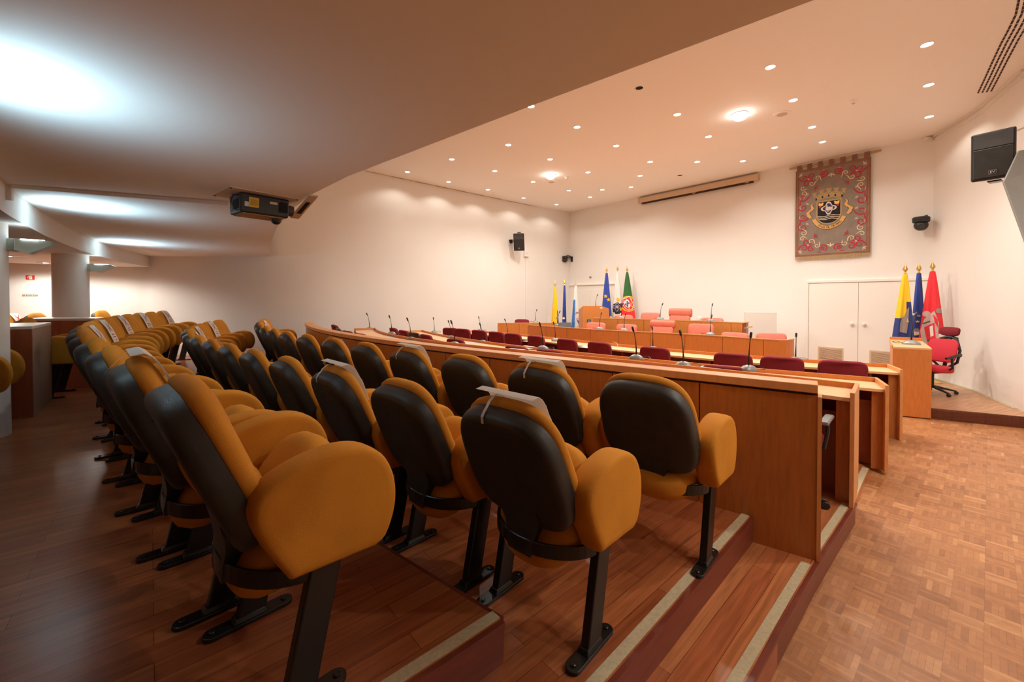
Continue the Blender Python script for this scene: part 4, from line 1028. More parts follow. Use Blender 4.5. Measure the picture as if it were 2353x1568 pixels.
for k in range(7):
    x = TW*(-.5+.05+.9*k/6); mb = MB(); mb.rings([[(x-.045, y, z), (x+.045, y, z)] for y, z in ((ty(x, Hc_), Hc_-.03), (-.02, TH_-.08), (-.022, TH_-.012), (.0, TH_-.004), (.018, TH_-.012), (.016, TH_-.1))], False, False, closed=False); mb.build('hanging_loop', 'tapb', t)
mb = MB()
for k in range(150):
    x = TW*(-.5+(k+.5)/150); y = ty(x, 0); dx = random.uniform(-.006, .006); mb.face([(x-.004, y, 0.005), (x+.004, y, .005), (x+.003+dx, y-.002, -.075), (x-.003+dx, y-.002, -.075)])
mb.build('fringe', 'tapo', t)
class Emb:
    """embroidery shapes laid on the cloth in layers"""
    def __init__(s): s.mb = MB(); s.ml = []
    def P(s, x, z, lay): return Vector((x, ty(x, z)-.0025-.0012*lay, z))
    def m(s, k):
        if k not in s.ml: s.ml.append(k)
        s.mb.mi = s.ml.index(k)
    def poly(s, k, pts, lay=1):
        s.m(k); Q = []
        for i in range(len(pts)):
            a, b = Vector(pts[i]), Vector(pts[(i+1) % len(pts)]); n = max(1, int((b-a).length/.03)); Q += [a+(b-a)*(j/n) for j in range(n)]
        c = sum(Q, Vector((0, 0)))/len(Q); cv = s.mb.bm.verts.new(s.P(c.x, c.y, lay)); nr = max(1, min(8, int(max((q-c).length for q in Q)/.025)))
        V = [[s.mb.bm.verts.new(s.P(*(c+(q-c)*((r+1)/nr)), lay)) for q in Q] for r in range(nr)]
        for a, b in zip(V[0], V[0][1:]+V[0][:1]): f = s.mb.bm.faces.new((cv, a, b)); f.material_index = s.mb.mi
        for r in range(nr-1):
            for k in range(len(Q)):
                l = (k+1) % len(Q); f = s.mb.bm.faces.new((V[r][k], V[r+1][k], V[r+1][l], V[r][l])); f.material_index = s.mb.mi
    def rib(s, k, pts, w, lay=1):
        s.m(k); pts = [Vector(p) for p in pts]; L = []
        for i, p in enumerate(pts):
            d = (pts[min(i+1, len(pts)-1)]-pts[max(i-1, 0)]).normalized(); n = Vector((-d.y, d.x)); ww = w[i] if isinstance(w, list) else w
            L.append((s.mb.bm.verts.new(s.P(*(p-n*ww/2), lay)), s.mb.bm.verts.new(s.P(*(p+n*ww/2), lay))))
        for a, b in zip(L, L[1:]): f = s.mb.bm.faces.new((a[0], b[0], b[1], a[1])); f.material_index = s.mb.mi
    def scroll(s, k, x, z, r, a0, turns, w, hand=1, tail=1.6, lay=1):
        """a spiral with a leaf-like tail"""
        n = 30; P = [(x+hand*r*(1-.8*i/n)*math.cos(a0+2*PI*turns*i/n), z+r*(1-.8*i/n)*math.sin(a0+2*PI*turns*i/n)) for i in range(n+1)]
        t0 = Vector(P[0]); d = (t0-Vector(P[1])).normalized(); nn = Vector((-d.y, d.x))*hand
        T = [t0+d*(r*tail*(1-j/6))+nn*(-r*.5*((1-j/6)**2)) for j in range(6)]
        s.rib(k, [tuple(q) for q in T]+P, [w*(.3+.25*j) for j in range(6)]+[w*(1.5-.9*i/n) for i in range(n+1)], lay)
    def sprig(s, k, x, z, r, a, lay=2):
        for da in (-.7, 0, .7): s.rib(k, [(x, z), (x+r*.6*math.cos(a+da), z+r*.6*math.sin(a+da)), (x+r*math.cos(a+da*1.25), z+r*math.sin(a+da*1.25))], [r*.10, r*.28, r*.05], lay)
E_ = Emb(); X = TW/2
# stitched inner border line
for k in range(60):
    z = .05+(Hc_-.1)*(k+.5)/60
    for sx in (-1, 1): E_.rib('tapg', [(sx*(X-.035), z-.009), (sx*(X-.035), z+.009)], .006)
for k in range(36):
    x = -X+.05+(TW-.1)*(k+.5)/36
    for z in (.05, Hc_-.03): E_.rib('tapg', [(x-.009, z), (x+.009, z)], .006)
for sx in (-1, 1):
    for sz in (-1, 1):
        Z = lambda d: d if sz < 0 else Hc_-d
        for (dx, dz, r, a0, tr, k, hd) in [(.17, .20, .075, .5, 1.3, 'tapr', 1), (.31, .17, .065, 2.0, 1.2, 'tapr', -1), (.22, .33, .07, 4.0, 1.2, 'tapr', 1), (.14, .42, .05, 1.0, 1.1, 'tapc', -1), (.42, .24, .05, 3.0, 1.2, 'tapc', 1), (.31, .34, .055, .2, 1.1, 'tapc', -1), (.5, .16, .055, 5.0, 1.1, 'tapr', -1), (.16, .55, .06, 2.2, 1.2, 'tapc', 1)]:
            E_.scroll(k, sx*(X-dx), Z(dz), r, a0*(-sz), tr*(-sz), .019 if k == 'tapr' else .013, hd*sx)
        E_.sprig('tapc', sx*(X-.12), Z(.13), .07, math.atan2(-(Z(.13)-Hc_/2)*-1, sx)); E_.sprig('tapr', sx*(X-.36), Z(.44), .085, math.atan2(-(Z(.44)-Hc_/2), -sx)); E_.sprig('tapc', sx*(X-.24), Z(.25), .045, 1)
    for j, z in enumerate((.70, .93, 1.17, 1.40)):
        zz = z*Hc_/2.06
        E_.scroll('tapr', sx*(X-.15), zz, .085, .6+j*PI, 1.25*(1 if j % 2 else -1), .02, sx); E_.sprig('tapw', sx*(X-.215), zz+.06, .05, PI/2+(1 if sx > 0 else -1)*.9); E_.rib('tapw', [(sx*(X-.10), zz-.05), (sx*(X-.085), zz), (sx*(X-.09), zz+.05)], [.004, .014, .004], 3)
for z, s in ((.16, 1), (Hc_-.16, -1)):
    for sx in (-1, 1): E_.scroll('tapr', sx*.13, z, .075, 1.5*s, 1.25*s, .018, sx); E_.rib('tapw', [(sx*.1, z-s*.05), (sx*.14, z-s*.065), (sx*.19, z-s*.055)], [.004, .012, .003], 3)
    E_.sprig('tapc', 0, z+s*.03, .09, PI/2*s)
# crowned shield
sx0, sz0 = -.04, 0; K = Hc_/2.06
def zz(v): return v*K
sw = .205; zt_, zs, zb = zz(1.235), zz(.93), zz(.735)
shield = [(sx0-sw, zt_), (sx0+sw, zt_)]+[(sx0+sw*math.cos(a), zs+(zs-zb)*math.sin(a)) for a in [-PI*k/20 for k in range(21)]]
E_.poly('tapo', [(sx0+(x-sx0)*1.12, zs+(z-zs)*1.10) for x, z in shield], 1); E_.poly('tapk', shield, 2)
def quatre(x, z, r, k=.30): return [(x+r*(1+k*math.cos(4*a))*math.cos(a), z+r*(1+k*math.cos(4*a))*math.sin(a)) for a in [2*PI*i/56 for i in range(56)]]
qz = zz(1.075)
E_.poly('tapw', quatre(sx0, qz, .118, .24), 3); E_.poly('tapn', quatre(sx0, qz, .09, .22), 4)
E_.poly('tapw', [(sx0+.068*math.cos(a)*(1+.15*math.cos(a)), qz-.012+.043*math.sin(a)) for a in [2*PI*i/24 for i in range(24)]], 5)
E_.rib('tapw', [(sx0-.045, qz+.0), (sx0-.028, qz+.045), (sx0-.03, qz+.066), (sx0-.05, qz+.062), (sx0-.062, qz+.045)], [.03, .022, .02, .018, .006], 5)
E_.rib('tapw', [(sx0+.05, qz+.0), (sx0+.078, qz+.035)], [.03, .006], 5)
for dx in (-.012, .012): E_.rib('tapw', [(sx0+dx, qz-.045), (sx0+dx-.004, qz-.078), (sx0+dx-.02, qz-.08)], .009, 5)
for s in (-1, 1):
    gx, gz = sx0+s*.145, zz(1.19)
    for dx, dz in ((0, 0), (.03, .012), (-.03, .012), (.0, -.028), (.022, -.022), (-.024, -.02)): E_.poly('tapy', [(gx+dx+.022*math.cos(a), gz+dz+.018*math.sin(a)) for a in [2*PI*i/9 for i in range(9)]], 3)
    E_.poly('tapr', [(gx+s*.015-.03, gz-.045), (gx+s*.015+.035, gz-.04), (gx+s*.02, gz-.10)], 3)
for j in range(3):
    z = zz(.905)-.036*j; w = sw*math.sqrt(max(0, 1-((zs-z)/(zs-zb))**2)) if z < zs else sw
    E_.rib('tapw', [(sx0-w+2*w*i/24, z+.010*math.sin(2*PI*1.6*i/24+1.5)) for i in range(25)], .013, 3)
# mural crown
cb, ct = zz(1.265), zz(1.40)
def arc(x, z): return (sx0+.0+x, z+.045*(1-(x/.24)**2))
E_.poly('tapo', [arc(-.215+.43*i/12, cb) for i in range(13)]+[arc(.275-.55*i/12, ct) for i in range(13)], 2)
for k in range(5):
    x = -.26+.13*k
    bx, bz = arc(x*1.03, ct); w = .05 if k in (1, 2, 3) else .036
    E_.poly('tapo', [(bx-w*.7, bz-.02), (bx+w*.7, bz-.02), (bx+w*.7, bz+.04), (bx+w, bz+.05), (bx+w, bz+.075), (bx-w, bz+.075), (bx-w, bz+.05), (bx-w*.7, bz+.04)], 3)
    for j in range(4): E_.poly('tapo', [(bx-w+w*.56*j, bz+.07), (bx-w+w*.56*j+.018, bz+.07), (bx-w+w*.56*j+.018, bz+.09), (bx-w+w*.56*j, bz+.09)], 3)
    dx, dz = arc(x*.9, cb+.045); E_.poly('tapk', [(dx-.016, dz-.02), (dx+.016, dz-.02), (dx+.012, dz+.02), (dx, dz+.035), (dx-.012, dz+.02)], 4)
    for s in (-1, 1): E_.poly('tapk', [(dx+s*.02+.006*math.cos(a), dz+.06+.008*math.sin(a)) for a in [2*PI*i/8 for i in range(8)]], 4)
E_.rib('tapb', [arc(-.225+.45*i/12, cb+.03) for i in range(13)], .006, 4)
# ribbon with the motto
rc = (sx0, zz(.985)); rr = .315
def rp(a, d=0): return (rc[0]+(rr+d)*math.cos(a)*.93, rc[1]+(rr+d)*math.sin(a)*1.08)
A0, A1 = PI*1.12, PI*1.88
E_.rib('tapk', [rp(A0+(A1-A0)*i/30) for i in range(31)], .088, 2); E_.rib('tapg', [rp(A0+(A1-A0)*i/30) for i in range(31)], .078, 3)
for s in (-1, 1):
    X0 = sx0+s*.33
    for pts, w in (([(X0-s*.0, zz(.90)), (X0+s*.04, zz(.95)), (X0+s*.065, zz(1.02)), (X0+s*.01, zz(1.08))], [.05, .07, .07, .04]), ([(X0+s*.005, zz(1.06)), (X0-s*.03, zz(1.12)), (X0-s*.005, zz(1.19)), (X0-s*.035, zz(1.235))], [.05, .06, .04, .015])):
        E_.rib('tapk', pts, [v+.012 for v in w], 2); E_.rib('tapg', pts, w, 3)
E_.m('tapk'); txt = 'VILA DE OEIRAS'
for i, chh in enumerate(txt):
    if chh == ' ': continue
    am = PI*1.30+(PI*1.755-PI*1.30)*i/(len(txt)-1); cxx, czz = rp(am); ro = am-PI*1.5
    text_faces(chh, .068, lambda x, y: E_.P(cxx+x*math.cos(ro)-y*math.sin(ro), czz+x*math.sin(ro)+y*math.cos(ro), 5), E_.mb)
E_.mb.build('embroidery', E_.ml, cl)

# ------------------------------------------------------------------ small raised desk at the right with its swivel chair
fl, fr = at(2050, 932, .15).xy, at(2139.5, 940, .15).xy
zt = (atY(2048, 796, fl.y).z+atY(2140, 802, fr.y).z)/2
t = thing('speaker_desk', 'small closed orange desk with pale top on the low platform at the right', 'desk', (fl.x, fl.y, .0), 0)
bl, br = at(2045, 780.5, zt).xy, at(2119, 784, zt).xy
r2 = lambda p: p-fl
A, B, C_, D_ = r2(fl), r2(fr), r2(br), r2(bl)
MB().prism([A, B, B+(C_-B)*.04, A+(D_-A)*.04], .012, zt-.025).build('front_panel', 'veneer', t, bevel=.002)
MB().prism([A+(D_-A)*.05, A+(B-A)*.03+(D_-A)*.05, D_+(C_-D_)*.03-(D_-A)*.05, D_-(D_-A)*.05], .155, zt-.025).build('side_panel', 'veneer', t)
MB().prism([B+(C_-B)*.05, B-(B-A)*.03+(C_-B)*.05, C_-(C_-D_)*.03-(C_-B)*.05, C_-(C_-B)*.05], .155, zt-.025).build('side_panel', 'veneer', t)
MB().prism([A, B, C_, D_], zt-.025, zt).build('worktop', 'top', t, bevel=.002)
MB().prism([D_, C_, C_+(C_-B)*.05, D_+(D_-A)*.05], zt-.03, zt+.045).build('back_lip', 'veneer', t, bevel=.002); MB().prism([A-(B-A)*.03, A, D_, D_-(B-A)*.03], zt-.03, zt+.02).build('side_lip', 'edge', t)
p = at(2094, 792, zt); o = place_copy(mic0, 'mic', (p.x, p.y, zt), 2.3, 'gooseneck microphone with coiled cable on the small right-hand desk', 'microphone on the small desk'); o.scale = (1.25,)*3
cp = at(2141, 903, .15); t = thing('mesh_office_chair', 'black office chair with red seat behind the small right-hand desk', 'chair', (cp.x, cp.y, .15), 0)
t.rotation_euler = (0, 0, math.atan2(-.22, -1)-PI/2)
mb = MB(); star_base(mb, r=.34, h=.13); mb.cyl((0, 0, .1), (0, 0, .42), .03, 12); mb.build('swivel_base', 'blackplastic', t, bevel=.005)
mb = MB(); pad(mb, (0, .02, .47), .50, .50, .10, -PI/2+.05, 4, .02); mb.build('seat', 'red', t, smooth=True, angle=60)
mb = MB(); mb.box((0, 0, .41), (.30, .34, .05)); mb.box((0, -.24, .45), (.08, .2, .04)); mb.build('tilt_mechanism', 'blackplastic', t, bevel=.01)
mb = MB(); pad(mb, (0, -.28, .78), .46, .44, .035, .22, 4, .05); mb.build('backrest', 'red', t, smooth=True, angle=60)
mb = MB()
for s in (-1, 1): mb.tube([(s*.05, -.28, .46), (s*.19, -.30, .58), (s*.21, -.33, .80), (s*.12, -.40, 1.0), (0, -.43, 1.04)], .022, 8)
mb.tube([(0, -.3, .47), (0, -.38, .75), (0, -.44, 1.03)], .03, 8); mb.build('back_frame', 'blackplastic', t, smooth=True)
for s in (-1, 1):
    mb = MB(); mb.tube([(s*.22, -.32, .70), (s*.29, -.2, .74), (s*.30, .02, .70), (s*.29, .14, .68)], [.022, .026, .026, .02], 8); mb.tube([(s*.29, .0, .69), (s*.29, -.02, .50), (s*.18, -.02, .42)], .02, 8); mb.build('armrest', 'blackplastic', t, smooth=True)
mb = MB(); pad(mb, (0, -.45, 1.13), .30, .17, .06, .25, 3.5, .03); h_ = mb.build('headrest', 'burgundy', t, smooth=True, angle=60)
mb = MB(); mb.tube([(-.1, -.44, 1.0), (0, -.46, 1.03), (.1, -.44, 1.0)], .03, 8); mb.cyl((0, -.45, 1.0), (0, -.47, 1.14), .02); mb.build('headrest_post', 'blackplastic', h_, smooth=True)
t.scale = (.88, .88, .88)
# loose cable end on the dais riser
a = at(2340, 960, .1); mb = MB(); mb.tube([a+Vector((0, -.02, .02)), a+Vector((.05, -.04, 0)), a+Vector((.12, -.05, -.05)), a+Vector((.3, -.03, -.055))], .008, 6)
tag(mb.build('cable_end', 'white', smooth=True), 'short white cable on the dark riser of the right platform', 'cable')
# pale strip along the curved wall on the dais
mb = MB(); sweep(mb, [c2+(RW[0]-c2)*.3, RW[0], RW[1]*.5+RW[0]*.5, RW[1], RW[1]*.5+RW[2]*.5, RW[2]], -.0, .03, .15, .165) if False else None
# ------------------------------------------------------------------ columns, sconces, rear part of the room
col_c = [(at(163.5, 729, 1.41).xy if False else None)]
def on_beam(px, d):
    b = (px-CX)/F; cv = offset(beam, d); best = None
    for p, q in zip(cv[:-1], cv[1:]):
        for k in range(41):
            r = p+(q-p)*(k/40); e = abs(r.x/r.y-b) if r.y > .3 else 9
            if best is None or e < best[0]: best = (e, r)
    return best[1]
cB = on_beam(163, -.30); cA = on_beam(-62, -.30)
stepv = cA-cB; cO = cA+Vector((2.15, -2.45))
CR = .20
def column(name, p):
    mb = MB(); mb.lathe([(CR, T3), (CR, HR+.01)], (p.x, p.y, 0), 40); return struct(mb, name, 'wall', smooth=True, angle=60)
column('column_1', cA); column('column_2', cB); column('column_3', cO)
def area(name, loc, rot, sx, sy, e, col, spread=PI):
    l = bpy.data.lights.new(name, 'AREA'); l.shape = 'RECTANGLE'; l.size = sx; l.size_y = sy; l.energy = e; l.color = col; l.spread = spread
    o = bpy.data.objects.new(name, l); COL.objects.link(o); o.location = loc; o.rotation_euler = rot; return o
def spot(name, loc, e, col, size=1.9, blend=.6, rad=.05, rot=(0, 0, 0)):
    l = bpy.data.lights.new(name, 'SPOT'); l.energy = e; l.color = col; l.spot_size = size; l.spot_blend = blend; l.shadow_soft_size = rad
    o = bpy.data.objects.new(name, l); COL.objects.link(o); o.location = loc; o.rotation_euler = rot; return o
SC = 27.0     # sconce strength
def sconce(p, label, z):
    to = (RC-p).normalized()
    a = p+to*CR
    t = thing('wall_sconce', label, 'wall lamp', (a.x, a.y, z), math.atan2(to.y, to.x)-PI/2)
    MB().box((0, .02, .0), (.08, .07, .11)).build('bracket', 'sconce', t, bevel=.004)
    # folded sheet: flat on top, deepest near the middle, running out to a tip
    side = [(.045, .055), (.045, -.045), (.13, -.075), (.30, .030), (.265, .048)]
    mb = MB(); mb.rings([[(x*w, y, zz_) for y, zz_ in side] for x, w in ((-.10, .55), (-.085, 1), (.085, 1), (.10, .55))], True, True)
    mb.build('shade', 'sconce', t, bevel=.002)
    mb = MB(); mb.box((0, .15, .0535), (.13, .14, .006)); mb.build('lens', 'lampcool', t)
    sl = spot('sconce_light', (a.x+to.x*.29, a.y+to.y*.29, z+.075), SC, (.52, .82, 1.0), 2.6, 1.0, .08); sl.rotation_euler = (PI-.62, 0, math.atan2(to.y, to.x)-PI/2)
    return t
sconce(cA, 'angular grey metal wall lamp on the left edge column, under the beam', 2.17)
sconce(cB, 'angular grey metal wall lamp on the round column by the rear counter', 2.17)
sconce(cO, 'angular grey metal wall lamp on the column beyond the left edge', 2.17)
# wooden counters behind the aisle
def counter(label, A, B, dpt, z1, side=True):
    """A-B: foot of the red face seen by the camera, dpt: vector along the grey end"""
    t = thing('wooden_counter', label, 'counter', (A.x, A.y, T3))
    r = lambda p: Vector(p)-A
    mb = MB(); mb.prism([r(A), r(B), r(B)+dpt.normalized()*.03, r(A)+dpt.normalized()*.03], 0, z1-T3-.03); mb.build('front_panel', 'counter', t)
    e = (B-A).normalized()
    mb = MB(); mb.prism([r(A)+dpt.normalized()*.03, r(A)+dpt.normalized()*.03+e*.03, r(A)+dpt+e*.03, r(A)+dpt], 0, z1-T3-.03); mb.build('end_panel', 'counterside', t)
    mb = MB(); q = dpt.normalized()*.0-e*.0
    mb.prism([r(A), r(B), r(B)+dpt, r(A)+dpt], z1-T3-.03, z1-T3); mb.build('worktop', 'countertop', t, bevel=.003)
    mb = MB(); mb.prism([r(A)+dpt*.97, r(B)+dpt*.97, r(B)+dpt, r(A)+dpt], 0, z1-T3-.03); mb.build('back_panel', 'counter', t)
    return t
cA0 = at(76.5, 959, T3).xy; cA1 = at(120.5, 920, T3).xy
lf_ = at(-60, 972, T3).xy
zc_ = .5*(atY(76.5, 750, cA0.y).z+atY(116, 741, cA1.y).z)
counter('wooden counter with grey end panel and pale top at the left edge, under the column', cA0, cA0+(lf_-cA0).normalized()*1.6, cA1-cA0, zc_)
b0 = at(276, 800, T3).xy; yb = 5.55; zb_ = atY(160, 732, yb).z
B0 = Vector(((218-CX)/F*yb, yb)); B1 = Vector(((50-CX)/F*(yb-.1), yb-.1))
counter('farther red wooden counter with pale top in front of the round column', B0, B1, Vector((-.22, .42)), zb_)
# yellow seats near the counters
CTR = RC
def rear_seat(px, pytop, Y, label, rz_add=0, pn=False):
    q = atY(px, pytop, Y); z0 = q.z-.985
    to = Vector((RC.x-q.x, RC.y-q.y)).normalized(); rz = math.atan2(to.y, to.x)-PI/2+rz_add
    p = (q.x+to.x*.12, q.y+to.y*.12, T3 if z0 < T3+.2 else z0)
    dup(seat_up, p, rz, label, 'yellow seats around the rear counters')
    if pn: put_notice(p, rz, 'white notice on the yellow seat peeping over the left counter')
def arm_seat(px, py, Y, label):
    q = atY(px, py, Y); to = Vector((RC.x-q.x, RC.y-q.y)).normalized(); rz = math.atan2(to.y, to.x)-PI/2
    s = Vector((to.y, -to.x))
    dup(seat_up, (q.x-to.x*.28-s.x*.26, q.y-to.y*.28-s.y*.26, T3), rz, label, 'yellow seats around the rear counters')
arm_seat(-42, 800, 3.42, 'yellow seat whose padded armrest shows before the left counter, cut by the left edge')
arm_seat(142, 768, 5.0, 'yellow seat with padded armrest in the gap between the two rear counters')
rear_seat(72, 726, 6.6, 'yellow seat rising behind the left counter, seen left of the round column')
rear_seat(12, 729, 6.6, 'yellow seat with notice behind the left counter, next to the edge column', 0, True)
rear_seat(224, 718, 8.0, 'yellow seat peeping over the farther counter right of the round column')
# signs on the rear wall
def on_rear(px, d=.0):
    b = (px-CX)/F; best = None
    for p, q in zip(RWALL[:-1], RWALL[1:]):
        for k in range(101):
            r = p+(q-p)*(k/100); e = abs(r.x/r.y-b) if r.y > .3 else 9
            if best is None or e < best[0]: best = (e, r, (q-p).normalized())
    r, tt = best[1], best[2]; n = Vector((tt.y, -tt.x))
    if n.dot(-r) < 0: n = -n
    return r+n*d, n
p, n = on_rear(70.5, .004); z = zat(70, 638, p); rz = math.atan2(n.y, n.x)+PI/2
t = thing('extinguisher_sign', 'square red fire extinguisher sign on the bright rear wall', 'sign', (p.x, p.y, z), rz)
s_ = p.y/F*.72
MB().box((0, 0, 0), (21*s_, .004, 16.5*s_)).build('border', 'signwhite', t); MB().box((0, -.003, 0), (19*s_, .004, 14.6*s_)).build('field', 'signred', t)
mb = MB(); k = s_
def pr_(pts, y=-.006): mb.face([(x*k, y, z*k) for x, z in pts])
pr_([(-2.6, -6), (4.2, -6), (4.2, 3), (3.2, 5), (-1.6, 5), (-2.6, 3)]); pr_([(-1, 5), (2.4, 5), (2.4, 5.8), (-1, 5.8)]); pr_([(-6.2, -2.2), (-4.6, -2.2), (-3.4, 2.2), (-1.2, 5.2), (-2.6, 6), (-4.8, 3)]); pr_([(2.4, 5.2), (6, 6), (6, 6.8), (.8, 6.2)])
mb.build('pictogram', 'signwhite', t)
p, n = on_rear(70, .004); z = zat(70, 679, p)
t = thing('notice_strip', 'small white strip with one red and four green icons below the extinguisher sign', 'sign', (p.x, p.y, z), rz)
MB().box((0, 0, 0), (34*s_, .003, 8*s_)).build('plate', 'paper', t); MB().box((0, -.002, 3.6*s_), (33*s_, .003, .9*s_)).build('heading_line', 'signblue', t)
for k_, (x, m_) in enumerate(((-13.5, 'signred'), (-6, 'signgreen'), (1, 'signgreen'), (8, 'signgreen'), (14, 'signgreen'))):
    mb = MB(); mb.box((x*s_, -.002, -.6*s_), (5*s_, .003, 4.4*s_)); ic = mb.build('icon', m_, t)
    MB().box((x*s_+(.4*s_), -.004, -.8*s_), (1.8*s_, .003, 2.6*s_)).build('glyph', 'paper', ic)
# ------------------------------------------------------------------ projector, cable duct
ax = Vector((.63, .78, 0)).normalized(); wx = Vector((-ax.y, ax.x, 0)); P0 = atY(553, 447, 3.42); P0.z = HL-.012
t = thing('projector', 'black projector with yellow warning label hanging under the low ceiling', 'projector', (P0.x, P0.y, HL), math.atan2(ax.y, ax.x))
PLn, PWd, PH = .385, .28, .165
MB().box((PLn/2-.02, PWd/2+.01, -.004), (PLn+.16, PWd+.16, .008)).build('mounting_plate', 'cream', t)
mb = MB()
for x in (-.085, PLn+.045):
    for y in (-.05, PWd+.07): mb.lathe([(.008, 0), (.008, .004)], (x, y, -.012), 8)
mb.build('plate_screws', 'hole', t)
bdy = MB().hexa([(0, .015, -PH-.01), (PLn, .015, -PH-.01), (PLn, PWd-.02, -PH-.01), (0, PWd-.02, -PH-.01), (0, 0, -.012), (PLn, 0, -.012), (PLn, PWd, -.012), (0, PWd, -.012)]).build('body', 'blackplastic', t, bevel=.014, seg=3)
MB().box((PLn/2, PWd/2, -PH-.012), (PLn-.05, PWd-.06, .006)).build('bottom_cover', 'tapo', t)
MB().box((PLn*.26, .004, -.085), (.075, .003, .082), Matrix.Rotation(.08, 3, 'X')).build('warning_label', 'yellowlabel', t)
mb = MB()
for j in range(6): mb.box((PLn*.26, .0012+.0, -.062-.009*j), (.055, .003, .002), Matrix.Rotation(.08, 3, 'X'))
mb.build('label_print', 'blackplastic', t)
MB().box((PLn*.12, .007, -.105), (.03, .003, .04), Matrix.Rotation(.08, 3, 'X')).build('round_sticker', 'paper', t); MB().box((PLn*.66, .003, -.065), (.06, .003, .02), Matrix.Rotation(.08, 3, 'X')).build('serial_label', 'cream', t)
MB().box((PLn*.87, .004, -.09), (.07, .004, .09)).build('side_vent', 'hole', t); MB().box((-.001, PWd*.4, -.10), (.004, .12, .08)).build('connector_panel', 'hole', t)
mb = MB(); mb.cyl((PLn, .09, -.09), (PLn+.06, .09, -.095), .048, 20); mb.build('lens', 'darkgrey', t, smooth=True)
mb = MB(); mb.ball((PLn*.83, .12, -PH-.02), .045, 8); mb.build('foot_dome', 'blackplastic', t, smooth=True)
mb = MB(); mb.tube([(-.0, .05, -.03), (-.04, .05, -.04), (-.055, .05, -.09), (-.03, .05, -.15), (.0, .07, -.16)], .004, 6); mb.build('cable', 'blackplastic', t, smooth=True)
e1_, e2_ = at(674, 479, HL), at(717, 445, HL); dv_ = (e2_-e1_).normalized(); ov_ = Vector((dv_.y, -dv_.x, 0))
if ov_.dot(Vector((1, .5, 0))) < 0: ov_ = -ov_
Ri = Matrix.Rotation(-math.atan2(ax.y, ax.x), 3, 'Z'); O_ = Vector((P0.x, P0.y, HL))
q = [e1_-ov_*.03+Vector((0, 0, -.10)), e2_-ov_*.02+Vector((0, 0, -.02)), e2_+ov_*.05+Vector((0, 0, -.02)), e1_+ov_*.05+Vector((0, 0, -.10))]
mb = MB(); mb.hexa([Ri@(v-O_) for v in q]+[Ri@(v-O_+Vector((0, 0, .014))) for v in q]); mb.build('hatch_flap', 'cream', t, bevel=.003)
mb = MB(); q2 = [v*.5+(q[0]+q[2])*.25+Vector((0, 0, -.002)) for v in q]; mb.hexa([Ri@(v-O_) for v in q2]+[Ri@(v-O_+Vector((0, 0, .004))) for v in q2]); mb.build('flap_opening', 'hole', t)
a = at(22, 431, HL-.02); b = at(524, 470, HL-.02); mid = (a+b)/2; d = (b-a)
t = thing('cable_duct', 'white cable duct along the low ceiling from the beam to the projector', 'cable duct', (mid.x, mid.y, HL), math.atan2(d.y, d.x))
MB().box((0, 0, -.013), (d.length, .035, .026)).build('channel', 'white', t, bevel=.002)
MB().box((-d.length/2-.0, 0, -.06), (.035, .035, .12)).build('elbow_drop', 'white', t, bevel=.004)
# ------------------------------------------------------------------ ceiling lamps and fittings
def lamp_mesh():
    t = thing('downlight', 'x', 'ceiling lamp')
    mb = MB(); mb.lathe([(.052, -.001), (.062, -.008), (.070, -.006), (.072, 0)], (0, 0, 0), 24); mb.build('trim_ring', 'lampring', t, smooth=True)
    mb = MB(); mb.lathe([(.055, .0), (.055, -.003), (.0001, -.0035)], (0, 0, 0), 20); mb.build('lamp_face', 'lampwarm', t)
    return t
lamp0 = lamp_mesh()
DL = [(2130, 102), (1770, 154), (2134, 195), (1823, 230), (1556, 263), (1326, 292), (1628, 314), (1866, 292), (2135, 268), (1168, 333), (1416, 335), (1890, 326), (1780, 339), (1494, 372), (1602, 372), (1707, 370), (1264, 366), (1038, 366), (1137, 393), (1351, 396), (936, 395), (1031, 418), (1225, 418), (1471, 404), (1450, 430), (1384, 436), (1307, 438), (1356, 453), (1203, 455), (1279, 470), (1121, 436), (1220, 244)]
WARM = (1, .95, .855)
EL = 38
DLs = sorted(DL)
def dim(p):
    """lamps beside the white walls run dimmer than the ones over the middle of the room"""
    q = p.xy; d = 9
    for L_ in ([c1, c2], [c1]+w2+[P620], [c2]+RW):
        for a, b in zip(L_[:-1], L_[1:]):
            t = max(0, min(1, (q-a).dot(b-a)/(b-a).length_squared)); d = min(d, (q-(a+(b-a)*t)).length)
    return .35+.55*min(1, max(0, (d-.7)/2.2)) + (.8 if p.y < 7.6 and d > 1.6 else 0)
for i, (x, y) in enumerate(DLs):
    p = at(x, y, ZC)
    place_copy(lamp0, 'lamp', (p.x, p.y, ZC), 0, 'lit recessed downlight in the white ceiling, %s from the left' % ORD[i], 'recessed downlights in the main ceiling')
    spot('downlight_beam', (p.x, p.y, ZC-.02), EL*dim(p), WARM, 2.4, .4, .05)
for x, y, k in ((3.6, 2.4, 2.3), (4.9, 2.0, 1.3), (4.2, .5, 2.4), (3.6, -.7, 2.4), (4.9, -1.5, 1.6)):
    spot('downlight_beam', (x, y, ZC-.02), EL*k, WARM, 2.4, .4, .05)
